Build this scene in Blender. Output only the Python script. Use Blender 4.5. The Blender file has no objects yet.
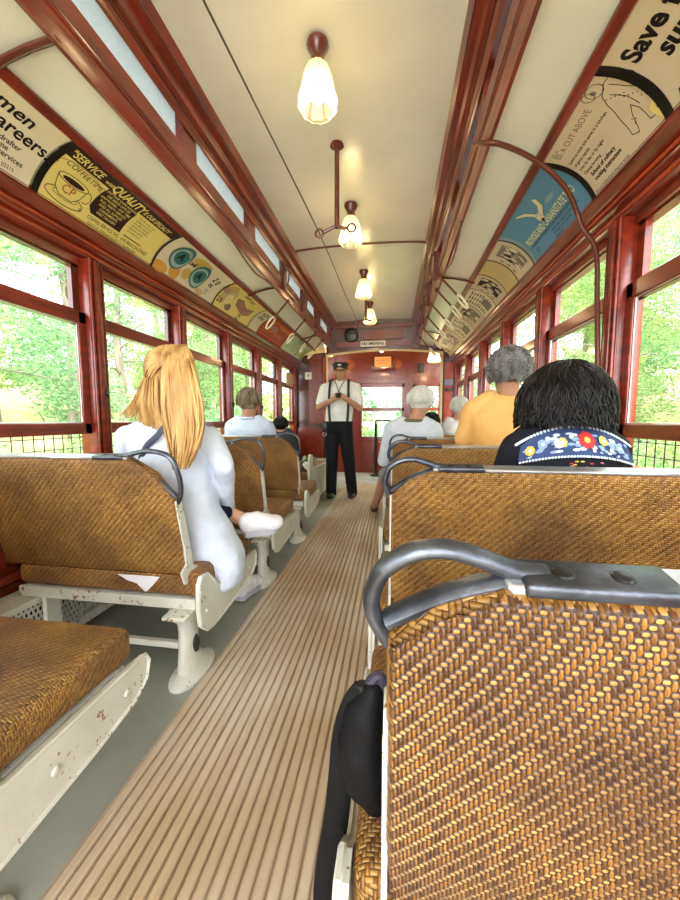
import bpy, bmesh, math, random
import numpy as np
from mathutils import Vector, Matrix
random.seed(7); RNG = np.random.default_rng(7)
SC = bpy.context.scene; COL = SC.collection
# ---------------------------------------------------------------- camera, world, sun, exposure
FPX = 350.0
TH = math.atan(30/FPX); PSI = math.atan(53/FPX*math.cos(TH))
cam_d = bpy.data.cameras.new('camera'); cam = bpy.data.objects.new('camera', cam_d); COL.objects.link(cam)
cam_d.sensor_fit = 'VERTICAL'; cam_d.sensor_height = 36; cam_d.lens = 36*FPX/900; cam_d.clip_start = .02; cam_d.clip_end = 200
cam.location = (0, 0, 1.0); cam.rotation_euler = (math.pi/2-TH, 0, PSI); SC.camera = cam
W = bpy.data.worlds.new('sky'); SC.world = W; W.use_nodes = True
bg = W.node_tree.nodes['Background']; bg.inputs[0].default_value = (.93, .97, 1, 1); bg.inputs[1].default_value = 5.0
sd = bpy.data.lights.new('sun', 'SUN'); sd.energy = 6.0; sd.angle = math.radians(12); sd.color = (1, .96, .88)
sun = bpy.data.objects.new('sun', sd); COL.objects.link(sun); sun.rotation_euler = (math.radians(32), math.radians(22), 0)
SC.view_settings.view_transform = 'Standard'; SC.view_settings.look = 'None'; SC.view_settings.gamma = 1
SC.view_settings.use_curve_mapping = False; SC.view_settings.exposure = .74
BULB = 1.6

# ---------------------------------------------------------------- camera maths used to measure positions once
CF = Vector((-math.sin(PSI)*math.cos(TH), math.cos(PSI)*math.cos(TH), -math.sin(TH)))
CR = Vector((math.cos(PSI), math.sin(PSI), 0)); CU = CR.cross(CF)
def ray(px, py): return CF+CR*((px-340)/FPX)+CU*((450-py)/FPX)
def onY(px, py, Y): r = ray(px, py); return Vector((0, 0, 1))+r*(Y/r.y)
def onX(px, py, X): r = ray(px, py); return Vector((0, 0, 1))+r*(X/r.x)

# ---------------------------------------------------------------- materials
MATS = {}
def mat(name, col, rough=.5, metal=0., var=.0, scale=6., bump=0., bscale=60., coat=0., emit=None, estr=0., col2=None, stretch=None, spec=.5):
    if name in MATS: return MATS[name]
    m = bpy.data.materials.new(name); m.use_nodes = True; nt = m.node_tree; b = nt.nodes['Principled BSDF']
    b.inputs['Base Color'].default_value = (*col, 1); b.inputs['Roughness'].default_value = rough
    b.inputs['Metallic'].default_value = metal; b.inputs['Coat Weight'].default_value = coat; b.inputs['Coat Roughness'].default_value = .15
    b.inputs['Specular IOR Level'].default_value = spec
    if emit: b.inputs['Emission Color'].default_value = (*emit, 1); b.inputs['Emission Strength'].default_value = estr
    if var or col2 or bump:
        tc = nt.nodes.new('ShaderNodeTexCoord'); mp = nt.nodes.new('ShaderNodeMapping'); nt.links.new(tc.outputs['Object'], mp.inputs[0])
        if stretch: mp.inputs['Scale'].default_value = stretch
    if var or col2:
        n = nt.nodes.new('ShaderNodeTexNoise'); n.inputs['Scale'].default_value = scale; n.inputs['Detail'].default_value = 6
        nt.links.new(mp.outputs[0], n.inputs['Vector'])
        r = nt.nodes.new('ShaderNodeValToRGB'); r.color_ramp.elements[0].position = .35; r.color_ramp.elements[1].position = .65
        c2 = col2 or tuple(min(1, c*(1+var)) for c in col); c1 = col if col2 else tuple(c*(1-var) for c in col)
        r.color_ramp.elements[0].color = (*c1, 1); r.color_ramp.elements[1].color = (*c2, 1)
        nt.links.new(n.outputs[0], r.inputs[0]); nt.links.new(r.outputs[0], b.inputs['Base Color'])
    if bump:
        n2 = nt.nodes.new('ShaderNodeTexNoise'); n2.inputs['Scale'].default_value = bscale; n2.inputs['Detail'].default_value = 3
        bp = nt.nodes.new('ShaderNodeBump'); bp.inputs['Strength'].default_value = bump; bp.inputs['Distance'].default_value = .01
        nt.links.new(mp.outputs[0], n2.inputs['Vector']); nt.links.new(n2.outputs[0], bp.inputs['Height']); nt.links.new(bp.outputs[0], b.inputs['Normal'])
    MATS[name] = m; return m

RED = mat('red_wood', (.20, .021, .007), .28, var=.35, scale=5, coat=.5, bump=.12, bscale=14, stretch=(6, 1, 6))
RED2 = mat('bright_red_wood', (.42, .045, .012), .3, var=.25, scale=5, coat=.5, bump=.1, bscale=14)
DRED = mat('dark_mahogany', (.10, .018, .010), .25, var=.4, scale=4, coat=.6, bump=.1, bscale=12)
CREAM = mat('cream_ceiling_paint', (.79, .795, .765), .22, var=.05, scale=3, bump=.12, bscale=5, coat=.3)
IRON = mat('painted_iron', (.62, .60, .52), .42, scale=9, col2=(.70, .69, .62), bump=.12, bscale=30)
STEEL = mat('worn_steel', (.13, .14, .17), .36, metal=.85, var=.35, scale=18, bump=.15, bscale=60)
BRIGHT = mat('bright_steel', (.62, .62, .64), .3, metal=.8, var=.15, scale=14)
BROWN = mat('brown_rod', (.13, .035, .022), .35, metal=.3)
BLACK = mat('black_enamel', (.012, .012, .013), .3)
FLOOR = mat('floor_linoleum', (.25, .26, .225), .5, scale=3, col2=(.37, .38, .33), bump=.08, bscale=40)
IVORY = mat('ivory_loop', (.82, .76, .62), .3)
SKIN = mat('skin', (.62, .33, .22), .5, var=.08, scale=20)
SKIN2 = mat('tanned_skin', (.50, .24, .14), .5, var=.08, scale=20)

def rust(m, thr=.70):
    nt = m.node_tree; b = nt.nodes['Principled BSDF']; src = b.inputs['Base Color'].links[0].from_socket; tc = nt.nodes.new('ShaderNodeTexCoord')
    n1 = nt.nodes.new('ShaderNodeTexNoise'); n1.inputs['Scale'].default_value = 75; n1.inputs['Detail'].default_value = 2; n2 = nt.nodes.new('ShaderNodeTexNoise'); n2.inputs['Scale'].default_value = 7
    nt.links.new(tc.outputs['Object'], n1.inputs['Vector']); nt.links.new(tc.outputs['Object'], n2.inputs['Vector'])
    a = nt.nodes.new('ShaderNodeMath'); a.operation = 'MULTIPLY_ADD'; a.inputs[1].default_value = .55; nt.links.new(n2.outputs[0], a.inputs[0]); nt.links.new(n1.outputs[0], a.inputs[2])
    r = nt.nodes.new('ShaderNodeValToRGB'); r.color_ramp.elements[0].position = thr+.25; r.color_ramp.elements[1].position = thr+.32; nt.links.new(a.outputs[0], r.inputs[0])
    x = nt.nodes.new('ShaderNodeMix'); x.data_type = 'RGBA'; nt.links.new(r.outputs[0], x.inputs[0]); nt.links.new(src, x.inputs[6]); x.inputs[7].default_value = (.24, .13, .05, 1); nt.links.new(x.outputs[2], b.inputs['Base Color'])
rust(IRON)
def mixnode(nt, a, b, f):
    x = nt.nodes.new('ShaderNodeMixShader'); 
    if isinstance(f, float): x.inputs[0].default_value = f
    else: nt.links.new(f, x.inputs[0])
    nt.links.new(a, x.inputs[1]); nt.links.new(b, x.inputs[2]); return x
def glass_mat(name, tint=(.96, .98, .97), gl=.05):
    m = bpy.data.materials.new(name); m.use_nodes = True; nt = m.node_tree; nt.nodes.remove(nt.nodes['Principled BSDF'])
    t = nt.nodes.new('ShaderNodeBsdfTransparent'); t.inputs[0].default_value = (*tint, 1)
    g = nt.nodes.new('ShaderNodeBsdfGlossy'); g.inputs['Roughness'].default_value = .05
    x = mixnode(nt, t.outputs[0], g.outputs[0], gl); nt.links.new(x.outputs[0], nt.nodes['Material Output'].inputs[0]); return m
GLASS = glass_mat('window_glass')
def frost_mat(name, col, tr=.25):
    m = bpy.data.materials.new(name); m.use_nodes = True; nt = m.node_tree; nt.nodes.remove(nt.nodes['Principled BSDF'])
    t = nt.nodes.new('ShaderNodeBsdfTransparent'); t.inputs[0].default_value = (*col, 1)
    d = nt.nodes.new('ShaderNodeBsdfTranslucent'); d.inputs[0].default_value = (*col, 1)
    e = nt.nodes.new('ShaderNodeBsdfDiffuse'); e.inputs[0].default_value = (*col, 1)
    n = nt.nodes.new('ShaderNodeTexNoise'); n.inputs['Scale'].default_value = 35; tc = nt.nodes.new('ShaderNodeTexCoord'); nt.links.new(tc.outputs['Object'], n.inputs['Vector'])
    bp = nt.nodes.new('ShaderNodeBump'); bp.inputs['Strength'].default_value = .6; bp.inputs['Distance'].default_value = .02; nt.links.new(n.outputs[0], bp.inputs['Height'])
    nt.links.new(bp.outputs[0], d.inputs['Normal']); nt.links.new(bp.outputs[0], e.inputs['Normal'])
    x = mixnode(nt, d.outputs[0], e.outputs[0], .3); y = mixnode(nt, x.outputs[0], t.outputs[0], tr)
    nt.links.new(y.outputs[0], nt.nodes['Material Output'].inputs[0]); return m
FROST = frost_mat('frosted_clerestory_glass', (.50, .53, .55), .05)
def shade_mat():
    m = bpy.data.materials.new('lamp_shade_glass'); m.use_nodes = True; nt = m.node_tree; nt.nodes.remove(nt.nodes['Principled BSDF'])
    t = nt.nodes.new('ShaderNodeBsdfTransparent'); t.inputs[0].default_value = (1, .88, .62, 1)
    d = nt.nodes.new('ShaderNodeBsdfTranslucent'); d.inputs[0].default_value = (1, .86, .55, 1)
    g = nt.nodes.new('ShaderNodeBsdfGlossy'); g.inputs['Roughness'].default_value = .2
    e = nt.nodes.new('ShaderNodeEmission'); e.inputs[0].default_value = (1, .78, .38, 1); e.inputs[1].default_value = .22
    x = mixnode(nt, d.outputs[0], t.outputs[0], .25); y = mixnode(nt, x.outputs[0], g.outputs[0], .12)
    a = nt.nodes.new('ShaderNodeAddShader'); nt.links.new(y.outputs[0], a.inputs[0]); nt.links.new(e.outputs[0], a.inputs[1])
    nt.links.new(a.outputs[0], nt.nodes['Material Output'].inputs[0]); return m
SHADE = shade_mat()
GLOW = mat('glowing_bulb', (1, .9, .7), .5, emit=(1, .86, .55), estr=5)

def cane_mat(name, real=False, p=.0055, tone=(1, 1, 1)):
    """woven cane: a 2/2 twill of upright dark strands and lighter crosswise strands, from the UV map in metres"""
    m = bpy.data.materials.new(name); m.use_nodes = True; nt = m.node_tree; b = nt.nodes['Principled BSDF']; L = nt.links
    def M(op, a, c=None):
        n = nt.nodes.new('ShaderNodeMath'); n.operation = op
        for k, v in enumerate((a, c)):
            if v is None: continue
            if isinstance(v, (int, float)): n.inputs[k].default_value = v
            else: L.new(v, n.inputs[k])
        return n.outputs[0]
    uv = nt.nodes.new('ShaderNodeUVMap'); s = nt.nodes.new('ShaderNodeSeparateXYZ'); L.new(uv.outputs[0], s.inputs[0])
    u = M('MULTIPLY', s.outputs[0], 1/p); v = M('MULTIPLY', s.outputs[1], 1/(p*(1.42 if real else 1)))
    i = M('FLOOR', u); j = M('FLOOR', v); fu = M('FRACT', u); fv = M('FRACT', v)
    def mod4(x): return M('SUBTRACT', x, M('MULTIPLY', M('FLOOR', M('MULTIPLY', x, .25)), 4))
    def prof(f): return M('POWER', M('MAXIMUM', M('SUBTRACT', 1, M('POWER', M('ABSOLUTE', M('SUBTRACT', M('MULTIPLY', f, 2), 1)), 2)), 0), .5)
    a = mod4(M('SUBTRACT', v, i)); c = mod4(M('ADD', M('SUBTRACT', j, u), 1))
    if real: fu_ = M('MINIMUM', M('MAXIMUM', M('ADD', M('MULTIPLY', M('SUBTRACT', fu, .5), 1.1), .5), 0), 1); fv_ = M('MINIMUM', M('MAXIMUM', M('ADD', M('MULTIPLY', M('SUBTRACT', fv, .5), 1.12), .5), 0), 1)
    else: fu_, fv_ = fu, fv
    ex = .6 if real else .45
    wa = M('MULTIPLY', prof(fu_), M('POWER', M('MAXIMUM', M('SINE', M('MULTIPLY', a, math.pi/2)), 0), ex))
    we = M('MULTIPLY', prof(fv_), M('POWER', M('MAXIMUM', M('MULTIPLY', M('SINE', M('MULTIPLY', c, math.pi/2)), -1), 0), ex))
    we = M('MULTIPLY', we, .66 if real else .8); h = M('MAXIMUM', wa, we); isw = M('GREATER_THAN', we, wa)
    # one random value per visible float of a strand
    ka = M('FLOOR', M('MULTIPLY', M('SUBTRACT', v, i), .25)); kc = M('FLOOR', M('MULTIPLY', M('ADD', M('SUBTRACT', j, u), 1), .25))
    def wn(x, y):
        cx = nt.nodes.new('ShaderNodeCombineXYZ'); L.new(x, cx.inputs[0]); L.new(y, cx.inputs[1]); n = nt.nodes.new('ShaderNodeTexWhiteNoise'); n.noise_dimensions = '2D'; L.new(cx.outputs[0], n.inputs[0]); return n.outputs[0]
    ra = wn(i, ka); rc = wn(j, kc)
    def ramp(f, cs):
        r = nt.nodes.new('ShaderNodeValToRGB'); r.color_ramp.elements[0].color = (*[x*t for x, t in zip(cs[0], tone)], 1); r.color_ramp.elements[1].color = (*[x*t for x, t in zip(cs[1], tone)], 1); L.new(f, r.inputs[0]); return r.outputs[0]
    ca = ramp(ra, ((.09, .030, .006), (.40, .175, .026)) if real else ((.22, .085, .014), (.42, .195, .030))); cc = ramp(rc, ((.33, .155, .030), (.62, .35, .085)) if real else ((.36, .175, .032), (.54, .30, .065)))
    def mixc(f, x, y, typ='MIX'):
        n = nt.nodes.new('ShaderNodeMix'); n.data_type = 'RGBA'; n.blend_type = typ
        if isinstance(f, float): n.inputs[0].default_value = f
        else: L.new(f, n.inputs[0])
        L.new(x, n.inputs[6])
        if isinstance(y, tuple): n.inputs[7].default_value = (*y, 1)
        else: L.new(y, n.inputs[7])
        return n.outputs[2]
    col = mixc(isw, ca, cc)
    # worn, darkened patches of old varnish
    no = nt.nodes.new('ShaderNodeTexNoise'); no.inputs['Scale'].default_value = 5.5; no.inputs['Detail'].default_value = 4; L.new(uv.outputs[0], no.inputs['Vector'])
    rr = nt.nodes.new('ShaderNodeValToRGB'); rr.color_ramp.elements[0].position = .36; rr.color_ramp.elements[1].position = .62
    rr.color_ramp.elements[0].color = (.34, .27, .26, 1); rr.color_ramp.elements[1].color = (1.05, 1, 1, 1); L.new(no.outputs[0], rr.inputs[0])
    col = mixc(.75, col, rr.outputs[0], 'MULTIPLY')
    gap = M('LESS_THAN', h, .42 if real else .25); col = mixc(gap, col, (.05, .018, .008))  # shade in the hollows between strands, painted into the base colour
    L.new(col, b.inputs['Base Color']); b.inputs['Roughness'].default_value = .38; b.inputs['Coat Weight'].default_value = .08; b.inputs['Coat Roughness'].default_value = .3
    if not real:
        bp = nt.nodes.new('ShaderNodeBump'); bp.inputs['Strength'].default_value = .9; bp.inputs['Distance'].default_value = .0035; L.new(h, bp.inputs['Height']); L.new(bp.outputs[0], b.inputs['Normal'])
    return m
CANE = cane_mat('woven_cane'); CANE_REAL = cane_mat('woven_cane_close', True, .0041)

# ---------------------------------------------------------------- mesh builder
class MB:
    def __init__(s): s.v = []; s.f = []; s.m = []; s.mi = 0
    def add(s, vs, fs, M=None):
        o = len(s.v)
        for p in vs: s.v.append(tuple(M @ Vector(p)) if M is not None else tuple(p))
        for f in fs: s.f.append([o+k for k in f]); s.m.append(s.mi)
        return s
    def box(s, x0, x1, y0, y1, z0, z1, M=None):
        return s.add([(x, y, z) for x in (x0, x1) for y in (y0, y1) for z in (z0, z1)],
                     [(0, 1, 3, 2), (4, 6, 7, 5), (0, 4, 5, 1), (2, 3, 7, 6), (0, 2, 6, 4), (1, 5, 7, 3)], M)
    def rbox(s, x0, x1, y0, y1, z0, z1, r=.01, seg=3, M=None):
        bm = bmesh.new(); bmesh.ops.create_cube(bm, size=1)
        for v in bm.verts: v.co = Vector(((x0+x1)/2+v.co.x*(x1-x0), (y0+y1)/2+v.co.y*(y1-y0), (z0+z1)/2+v.co.z*(z1-z0)))
        bmesh.ops.bevel(bm, geom=bm.edges[:], offset=r, segments=seg, profile=.5, affect='EDGES'); return s.bm(bm, M)
    def bm(s, bm, M=None):
        bm.verts.index_update(); s.add([v.co.copy() for v in bm.verts], [[v.index for v in f.verts] for f in bm.faces], M); bm.free(); return s
    def prism(s, pts, axis, a0, a1, M=None):
        """closed polygon pts extruded along axis ('x','y','z') between a0 and a1"""
        n = len(pts); vs = []
        for a in (a0, a1):
            for (p, q) in pts: vs.append({'x': (a, p, q), 'y': (p, a, q), 'z': (p, q, a)}[axis])
        fs = [(k, (k+1) % n, n+(k+1) % n, n+k) for k in range(n)]+[tuple(range(n-1, -1, -1)), tuple(range(n, 2*n))]
        return s.add(vs, fs, M)
    def ball(s, c, r, seg=16, ring=10, M=None):
        if isinstance(r, (int, float)): r = (r, r, r)
        vs = [(c[0], c[1], c[2]+r[2])]; fs = []
        for i in range(1, ring):
            t = math.pi*i/ring
            for j in range(seg):
                a = 2*math.pi*j/seg; vs.append((c[0]+r[0]*math.sin(t)*math.cos(a), c[1]+r[1]*math.sin(t)*math.sin(a), c[2]+r[2]*math.cos(t)))
        vs.append((c[0], c[1], c[2]-r[2])); L = len(vs)-1
        for j in range(seg):
            k = (j+1) % seg; fs.append((0, 1+j, 1+k))
            for i in range(ring-2): fs.append((1+i*seg+j, 1+(i+1)*seg+j, 1+(i+1)*seg+k, 1+i*seg+k))
            fs.append((L, 1+(ring-2)*seg+k, 1+(ring-2)*seg+j))
        return s.add(vs, fs, M)
    def tube(s, path, r, seg=8, closed=False, flat=1., up=None, M=None):
        P = [Vector(p) for p in path]; n = len(P); R = r if isinstance(r, (list, tuple)) else [r]*n; vs = []; fs = []; prev = None
        for k in range(n):
            a = P[(k-1) % n] if (closed or k > 0) else P[k]; b = P[(k+1) % n] if (closed or k < n-1) else P[k]
            t = (b-a).normalized() if (b-a).length > 1e-9 else Vector((0, 0, 1))
            if prev is None:
                ref = Vector(up) if up else (Vector((0, 0, 1)) if abs(t.z) < .9 else Vector((1, 0, 0)))
            else: ref = prev
            nrm = (ref-t*ref.dot(t)); nrm = nrm.normalized() if nrm.length > 1e-6 else t.orthogonal().normalized()
            prev = nrm; bi = t.cross(nrm)
            for j in range(seg):
                q = 2*math.pi*j/seg; vs.append(P[k]+nrm*(math.cos(q)*R[k])+bi*(math.sin(q)*R[k]*flat))
        for k in range(n if closed else n-1):
            for j in range(seg):
                a = k*seg+j; b = k*seg+(j+1) % seg; c = ((k+1) % n)*seg+(j+1) % seg; d = ((k+1) % n)*seg+j; fs.append((a, b, c, d))
        if not closed: fs.append(tuple(range(seg-1, -1, -1))); fs.append(tuple(range((n-1)*seg, n*seg)))
        return s.add(vs, fs, M)
    def lathe(s, prof, c=(0, 0, 0), seg=24, M=None, flute=0., nf=12):
        vs = []; fs = []; n = len(prof)
        for (r, z) in prof:
            for j in range(seg):
                a = 2*math.pi*j/seg; rr = r*(1+flute*math.cos(a*nf)); vs.append((c[0]+rr*math.cos(a), c[1]+rr*math.sin(a), c[2]+z))
        for k in range(n-1):
            for j in range(seg): fs.append((k*seg+j, k*seg+(j+1) % seg, (k+1)*seg+(j+1) % seg, (k+1)*seg+j))
        return s.add(vs, fs, M)
    def build(s, name, mats, parent=None, smooth=40, uv=False):
        me = bpy.data.meshes.new(name); me.from_pydata(s.v, [], s.f)
        mats = mats if isinstance(mats, (list, tuple)) else [mats]
        for m in mats: me.materials.append(m)
        if len(mats) > 1: me.polygons.foreach_set('material_index', s.m)
        bm = bmesh.new(); bm.from_mesh(me); bmesh.ops.recalc_face_normals(bm, faces=bm.faces); bm.to_mesh(me); bm.free()
        if smooth:
            me.shade_smooth(); me.set_sharp_from_angle(angle=math.radians(smooth))
        if uv: box_uv(me)
        o = bpy.data.objects.new(name, me); COL.objects.link(o)
        if parent is not None: o.parent = parent
        return o
def box_uv(me):
    uvl = me.uv_layers.new(name='UVMap')
    for p in me.polygons:
        n = p.normal; ax = max(range(3), key=lambda k: abs(n[k])+(.15 if k == 1 else 0))
        for li in p.loop_indices:
            c = me.vertices[me.loops[li].vertex_index].co
            uvl.data[li].uv = (c.y, c.z) if ax == 0 else ((c.x, c.z) if ax == 1 else (c.x, c.y))

def tag(o, label=None, cat=None, group=None, kind=None):
    if label: o['label'] = label
    if cat: o['category'] = cat
    if group: o['group'] = group
    if kind: o['kind'] = kind
    return o
def empty(name, loc=(0, 0, 0), label=None, cat=None, group=None):
    o = bpy.data.objects.new(name, None); COL.objects.link(o); o.location = loc; o.empty_display_size = .1; return tag(o, label, cat, group)
def struct(o): o['kind'] = 'structure'; return o
def copy_tree(o, parent=None):
    c = o.copy(); COL.objects.link(c); c.parent = parent
    for ch in list(o.children): copy_tree(ch, c)
    return c
def arc(c, r, a0, a1, n, plane='xz', k=0):
    out = []
    for i in range(n+1):
        a = math.radians(a0+(a1-a0)*i/n); p = c[0]+r*math.cos(a); q = c[1]+r*math.sin(a)
        out.append({'xz': (p, k, q), 'yz': (k, p, q), 'xy': (p, q, k)}[plane])
    return out
def smoothpath(P, n=6):
    P = [Vector(p) for p in P]; out = []
    for i in range(len(P)-1):
        a = P[max(i-1, 0)]; b = P[i]; c = P[i+1]; d = P[min(i+2, len(P)-1)]
        for k in range(n):
            t = k/n; out.append(.5*((2*b)+(c-a)*t+(2*a-5*b+4*c-d)*t*t+(3*b-a-3*c+d)*t**3))
    out.append(P[-1]); return out

# ---------------------------------------------------------------- the car shell
XC = -.31; Y0 = -1.7; YB = 5.40; YF = 6.62; HW = 1.24
def P(side, w, h): return (XC+side*w, 1+h)
POSTS = [1.64+.74*k for k in range(-4, 6)]
struct(MB().box(XC-1.3, XC+1.3, Y0, YF+.1, -.06, 0).build('floor', FLOOR))
def profile(side, pts, name, m, y0=Y0, y1=YB):
    return struct(MB().prism([P(side, w, h) for w, h in pts], 'y', y0, y1).build(name, m))
for side, nm in ((-1, 'left'), (1, 'right')):
    w = MB(); a, b = sorted((XC+side*HW, XC+side*(HW+.06)))
    w.box(a, b, Y0, YF, 0, .80); struct(w.build('wall_'+nm, RED))
    w = MB(); a, b = sorted((XC+side*(HW-.035), XC+side*(HW+.06))); w.rbox(a, b, Y0, YB, .78, .815, .008, 2); struct(w.build('trim_%d' % (1 if side < 0 else 2), RED2))
    w = MB(); a, b = sorted((XC+side*(HW-.02), XC+side*HW)); w.box(a, b, Y0, YB, 0, .10); struct(w.build('baseboard_'+nm, RED))
    # moulded header above the windows
    hd = [(1.30, .70+.06), (1.235, .765), (1.235, .80), (1.205, .805), (1.20, .83), (1.19, .838), (1.175, .84), (1.17, .862), (1.158, .868), (1.145, .87), (1.135, .885), (1.128, .905), (1.115, .912), (1.115, .925), (1.16, .95), (1.30, .95)]
    profile(side, hd, 'trim_%d' % (3 if side < 0 else 4), RED)
    bead = MB().tube([(XC+side*1.20, y, 1.822) for y in (Y0, YB)], .008, 8); bead.tube([(XC+side*1.165, y, 1.856) for y in (Y0, YB)], .007, 8)
    struct(bead.build('trim_%d' % (5 if side < 0 else 6), RED2))
# cove surface that carries the cards: t 0 at the bottom edge, 1 at the top edge
def cove(side, t, off=0.):
    a = Vector((1.12, .912)); b = Vector((.912, 1.062)); d = b-a; n = Vector((d.y, -d.x)).normalized()
    if n.x < 0: n = -n     # outward and up
    bulge = .034*4*t*(1-t)
    p = a+d*t+n*(bulge-off); return (XC+side*p.x, 1+p.y)
def strip(side, pts, name, m, th=.012, y0=Y0, y1=YB):
    n = len(pts); outp = []
    for k, p in enumerate(pts):
        outp.append((p[0]+side*th*.6, p[1]+th))
    return struct(MB().prism(list(pts)+outp[::-1], 'y', y0, y1).build(name, m, smooth=30))
for side, nm in ((-1, 'left'), (1, 'right')):
    strip(side, [cove(side, k/12, -.004) for k in range(13)], 'ceiling_cove_'+nm, CREAM)
    cp = [P(side, .90, 1.074), P(side, .85, 1.087), P(side, .76, 1.102), P(side, .675, 1.113)]
    strip(side, cp, 'ceiling_'+nm, CREAM)
    # red batten between the cards and the cream panel
    profile(side, [(.918, 1.068), (.910, 1.056), (.903, 1.053), (.882, 1.061), (.875, 1.070), (.878, 1.092), (.93, 1.08)], 'trim_%d' % (7 if side < 0 else 8), RED)
    # clerestory: lower fascia, upper fascia with mouldings
    profile(side, [(.69, 1.115), (.682, 1.092), (.668, 1.092), (.662, 1.115), (.655, 1.13), (.655, 1.15), (.648, 1.155), (.645, 1.235), (.70, 1.235), (.72, 1.13)], 'trim_%d' % (9 if side < 0 else 10), RED)
    profile(side, [(.645, 1.332), (.634, 1.342), (.628, 1.37), (.606, 1.378), (.600, 1.42), (.574, 1.428), (.562, 1.462), (.556, 1.48), (.68, 1.52), (.70, 1.47), (.70, 1.398), (.655, 1.396)], 'trim_%d' % (11 if side < 0 else 12), RED)
    bd = MB()
    for (w_, h_, r_) in ((.664, 1.127, .007), (.650, 1.165, .006), (.628, 1.372, .006), (.574, 1.435, .006)): bd.tube([(XC+side*w_, y, 1+h_) for y in (Y0, YB)], r_, 8)
    struct(bd.build('trim_%d' % (13 if side < 0 else 14), DRED))
# upper ceiling, gently arched
up = [(XC+.60*math.sin(a)*1.0, 1+1.47+.03*math.cos(a)) for a in [math.radians(d) for d in range(-80, 81, 10)]]
struct(MB().prism(up+[(XC+.62, 2.53), (XC-.62, 2.53)], 'y', Y0, YB).build('ceiling', CREAM, smooth=30))
n = 15
for k, y in enumerate((.40, 3.12)):
    rib = MB().tube([(XC+.56*math.sin(math.radians(a)), y, 2.470+.028*math.cos(math.radians(a))) for a in range(-85, 86, 10)], .009, 8, flat=1.3)
    rb = rib.build('trim_%d' % n, BROWN); struct(rb); n += 1
for side in (-1, 1):
    for y in (.98, 2.92, 4.6):
        t = MB().tube([(*[q for q in (P(side, w_, h_)[0],)], y, P(side, w_, h_)[1]) for w_, h_ in ((.665, 1.105), (.76, 1.094), (.85, 1.074), (.915, 1.05))], .007, 8, flat=2)
        struct(t.build('trim_%d' % n, DRED)); n += 1
# clerestory windows and their mullions
wn_ = 1
for side in (-1, 1):
    for k in range(len(POSTS)):
        y = POSTS[k]
        m = MB().prism([P(side, *q) for q in ((.70, 1.23), (.652, 1.23), (.652, 1.40), (.70, 1.40))], 'y', y-.055, y+.055)
        struct(m.build('trim_%d' % n, RED)); n += 1
        if k == len(POSTS)-1: continue
        ya, yb = y+.055, y+.74-.055
        e = struct(empty('window_%d' % wn_, (0, 0, 0))); wn_ += 1
        MB().prism([P(side, *q) for q in ((.694, 1.23), (.688, 1.23), (.688, 1.40), (.694, 1.40))], 'y', ya, yb).build('frosted_pane', FROST, e)
# main windows
OPEN = []
for side in (-1, 1):
    for k in range(len(POSTS)):
        y = POSTS[k]; px = XC+side*HW
        p = MB(); a, b = sorted((px-side*.045, px+side*.05)); p.rbox(a, b, y-.043, y+.043, .80, 1.80, .006, 2)
        a, b = sorted((px-side*.062, px-side*.04)); p.rbox(a, b, y-.02, y+.02, .80, 1.80, .006, 2)
        for q in (-.036, .036): p.tube([(px-side*.05, y+q, z) for z in (.80, 1.80)], .007, 8)
        struct(p.build('trim_%d' % n, RED)); n += 1
        if k == len(POSTS)-1: continue
        ya, yb = y+.043, y+.74-.043
        e = struct(empty('window_%d' % wn_)); wn_ += 1
        # upper sash, outer plane
        u = MB(); a, b = sorted((px+side*.012, px+side*.038))
        u.box(a, b, ya, ya+.038, 1.475, 1.80); u.box(a, b, yb-.038, yb, 1.475, 1.80); u.box(a, b, ya, yb, 1.755, 1.80); u.box(a, b, ya, yb, 1.475, 1.515)
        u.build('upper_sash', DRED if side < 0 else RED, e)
        MB().box(*sorted((px+side*.022, px+side*.026)), ya+.03, yb-.03, 1.50, 1.77).build('glass_pane', GLASS, e)
        u = MB(); a, b = sorted((px-side*.018, px+side*.008))
        u.rbox(a, b, ya, ya+.042, .93, 1.535, .004, 1); u.rbox(a, b, yb-.042, yb, .93, 1.535, .004, 1); u.rbox(a, b, ya, yb, 1.475, 1.538, .004, 1); u.rbox(a, b, ya, yb, .93, .985, .004, 1)
        u.build('lower_sash', RED, e)
        g = MB().tube([(px-side*.006, y_, z_) for y_, z_ in ((ya+.045, .988), (yb-.045, .988), (yb-.045, 1.472), (ya+.045, 1.472))], .003, 6, closed=True).build('glazing_bead', BRIGHT, e)
        MB().box(*sorted((px-side*.004, px)), ya+.035, yb-.035, .98, 1.48).build('glass_pane', GLASS, e)
        q = MB(); q.box(*sorted((px-side*.052, px-side*.046)), ya-.040, ya-.004, 1.10, 1.19); q.build('latch_plate', BRIGHT if side > 0 else BLACK, e)
        q = MB(); q.tube(smoothpath([(px-side*.055, ya-.022, 1.165), (px-side*.068, ya-.030, 1.155), (px-side*.068, ya-.034, 1.135), (px-side*.06, ya-.018, 1.13)], 4), .007, 8); q.ball((px-side*.055, ya-.02, 1.15), .010, 10, 6); q.build('latch', BLACK, e)
# wire guards outside the gap under the sashes
for side in (-1, 1):
    g = MB(); x = XC+side*(HW+.075)
    for z in (.80, .855, .91, .965): g.tube([(x, Y0, z), (x, YB, z)], .0022, 5)
    y = Y0
    while y < YB: g.tube([(x, y, .79), (x, y, .975)], .0022, 5); y += .048
    tag(g.build('window_guard', BLACK), 'black wire guard grid outside the %s below the sash rail' % ('windows beside the ponytailed woman' if side < 0 else 'windows beside the black-haired woman'), 'wire guard')
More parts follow.
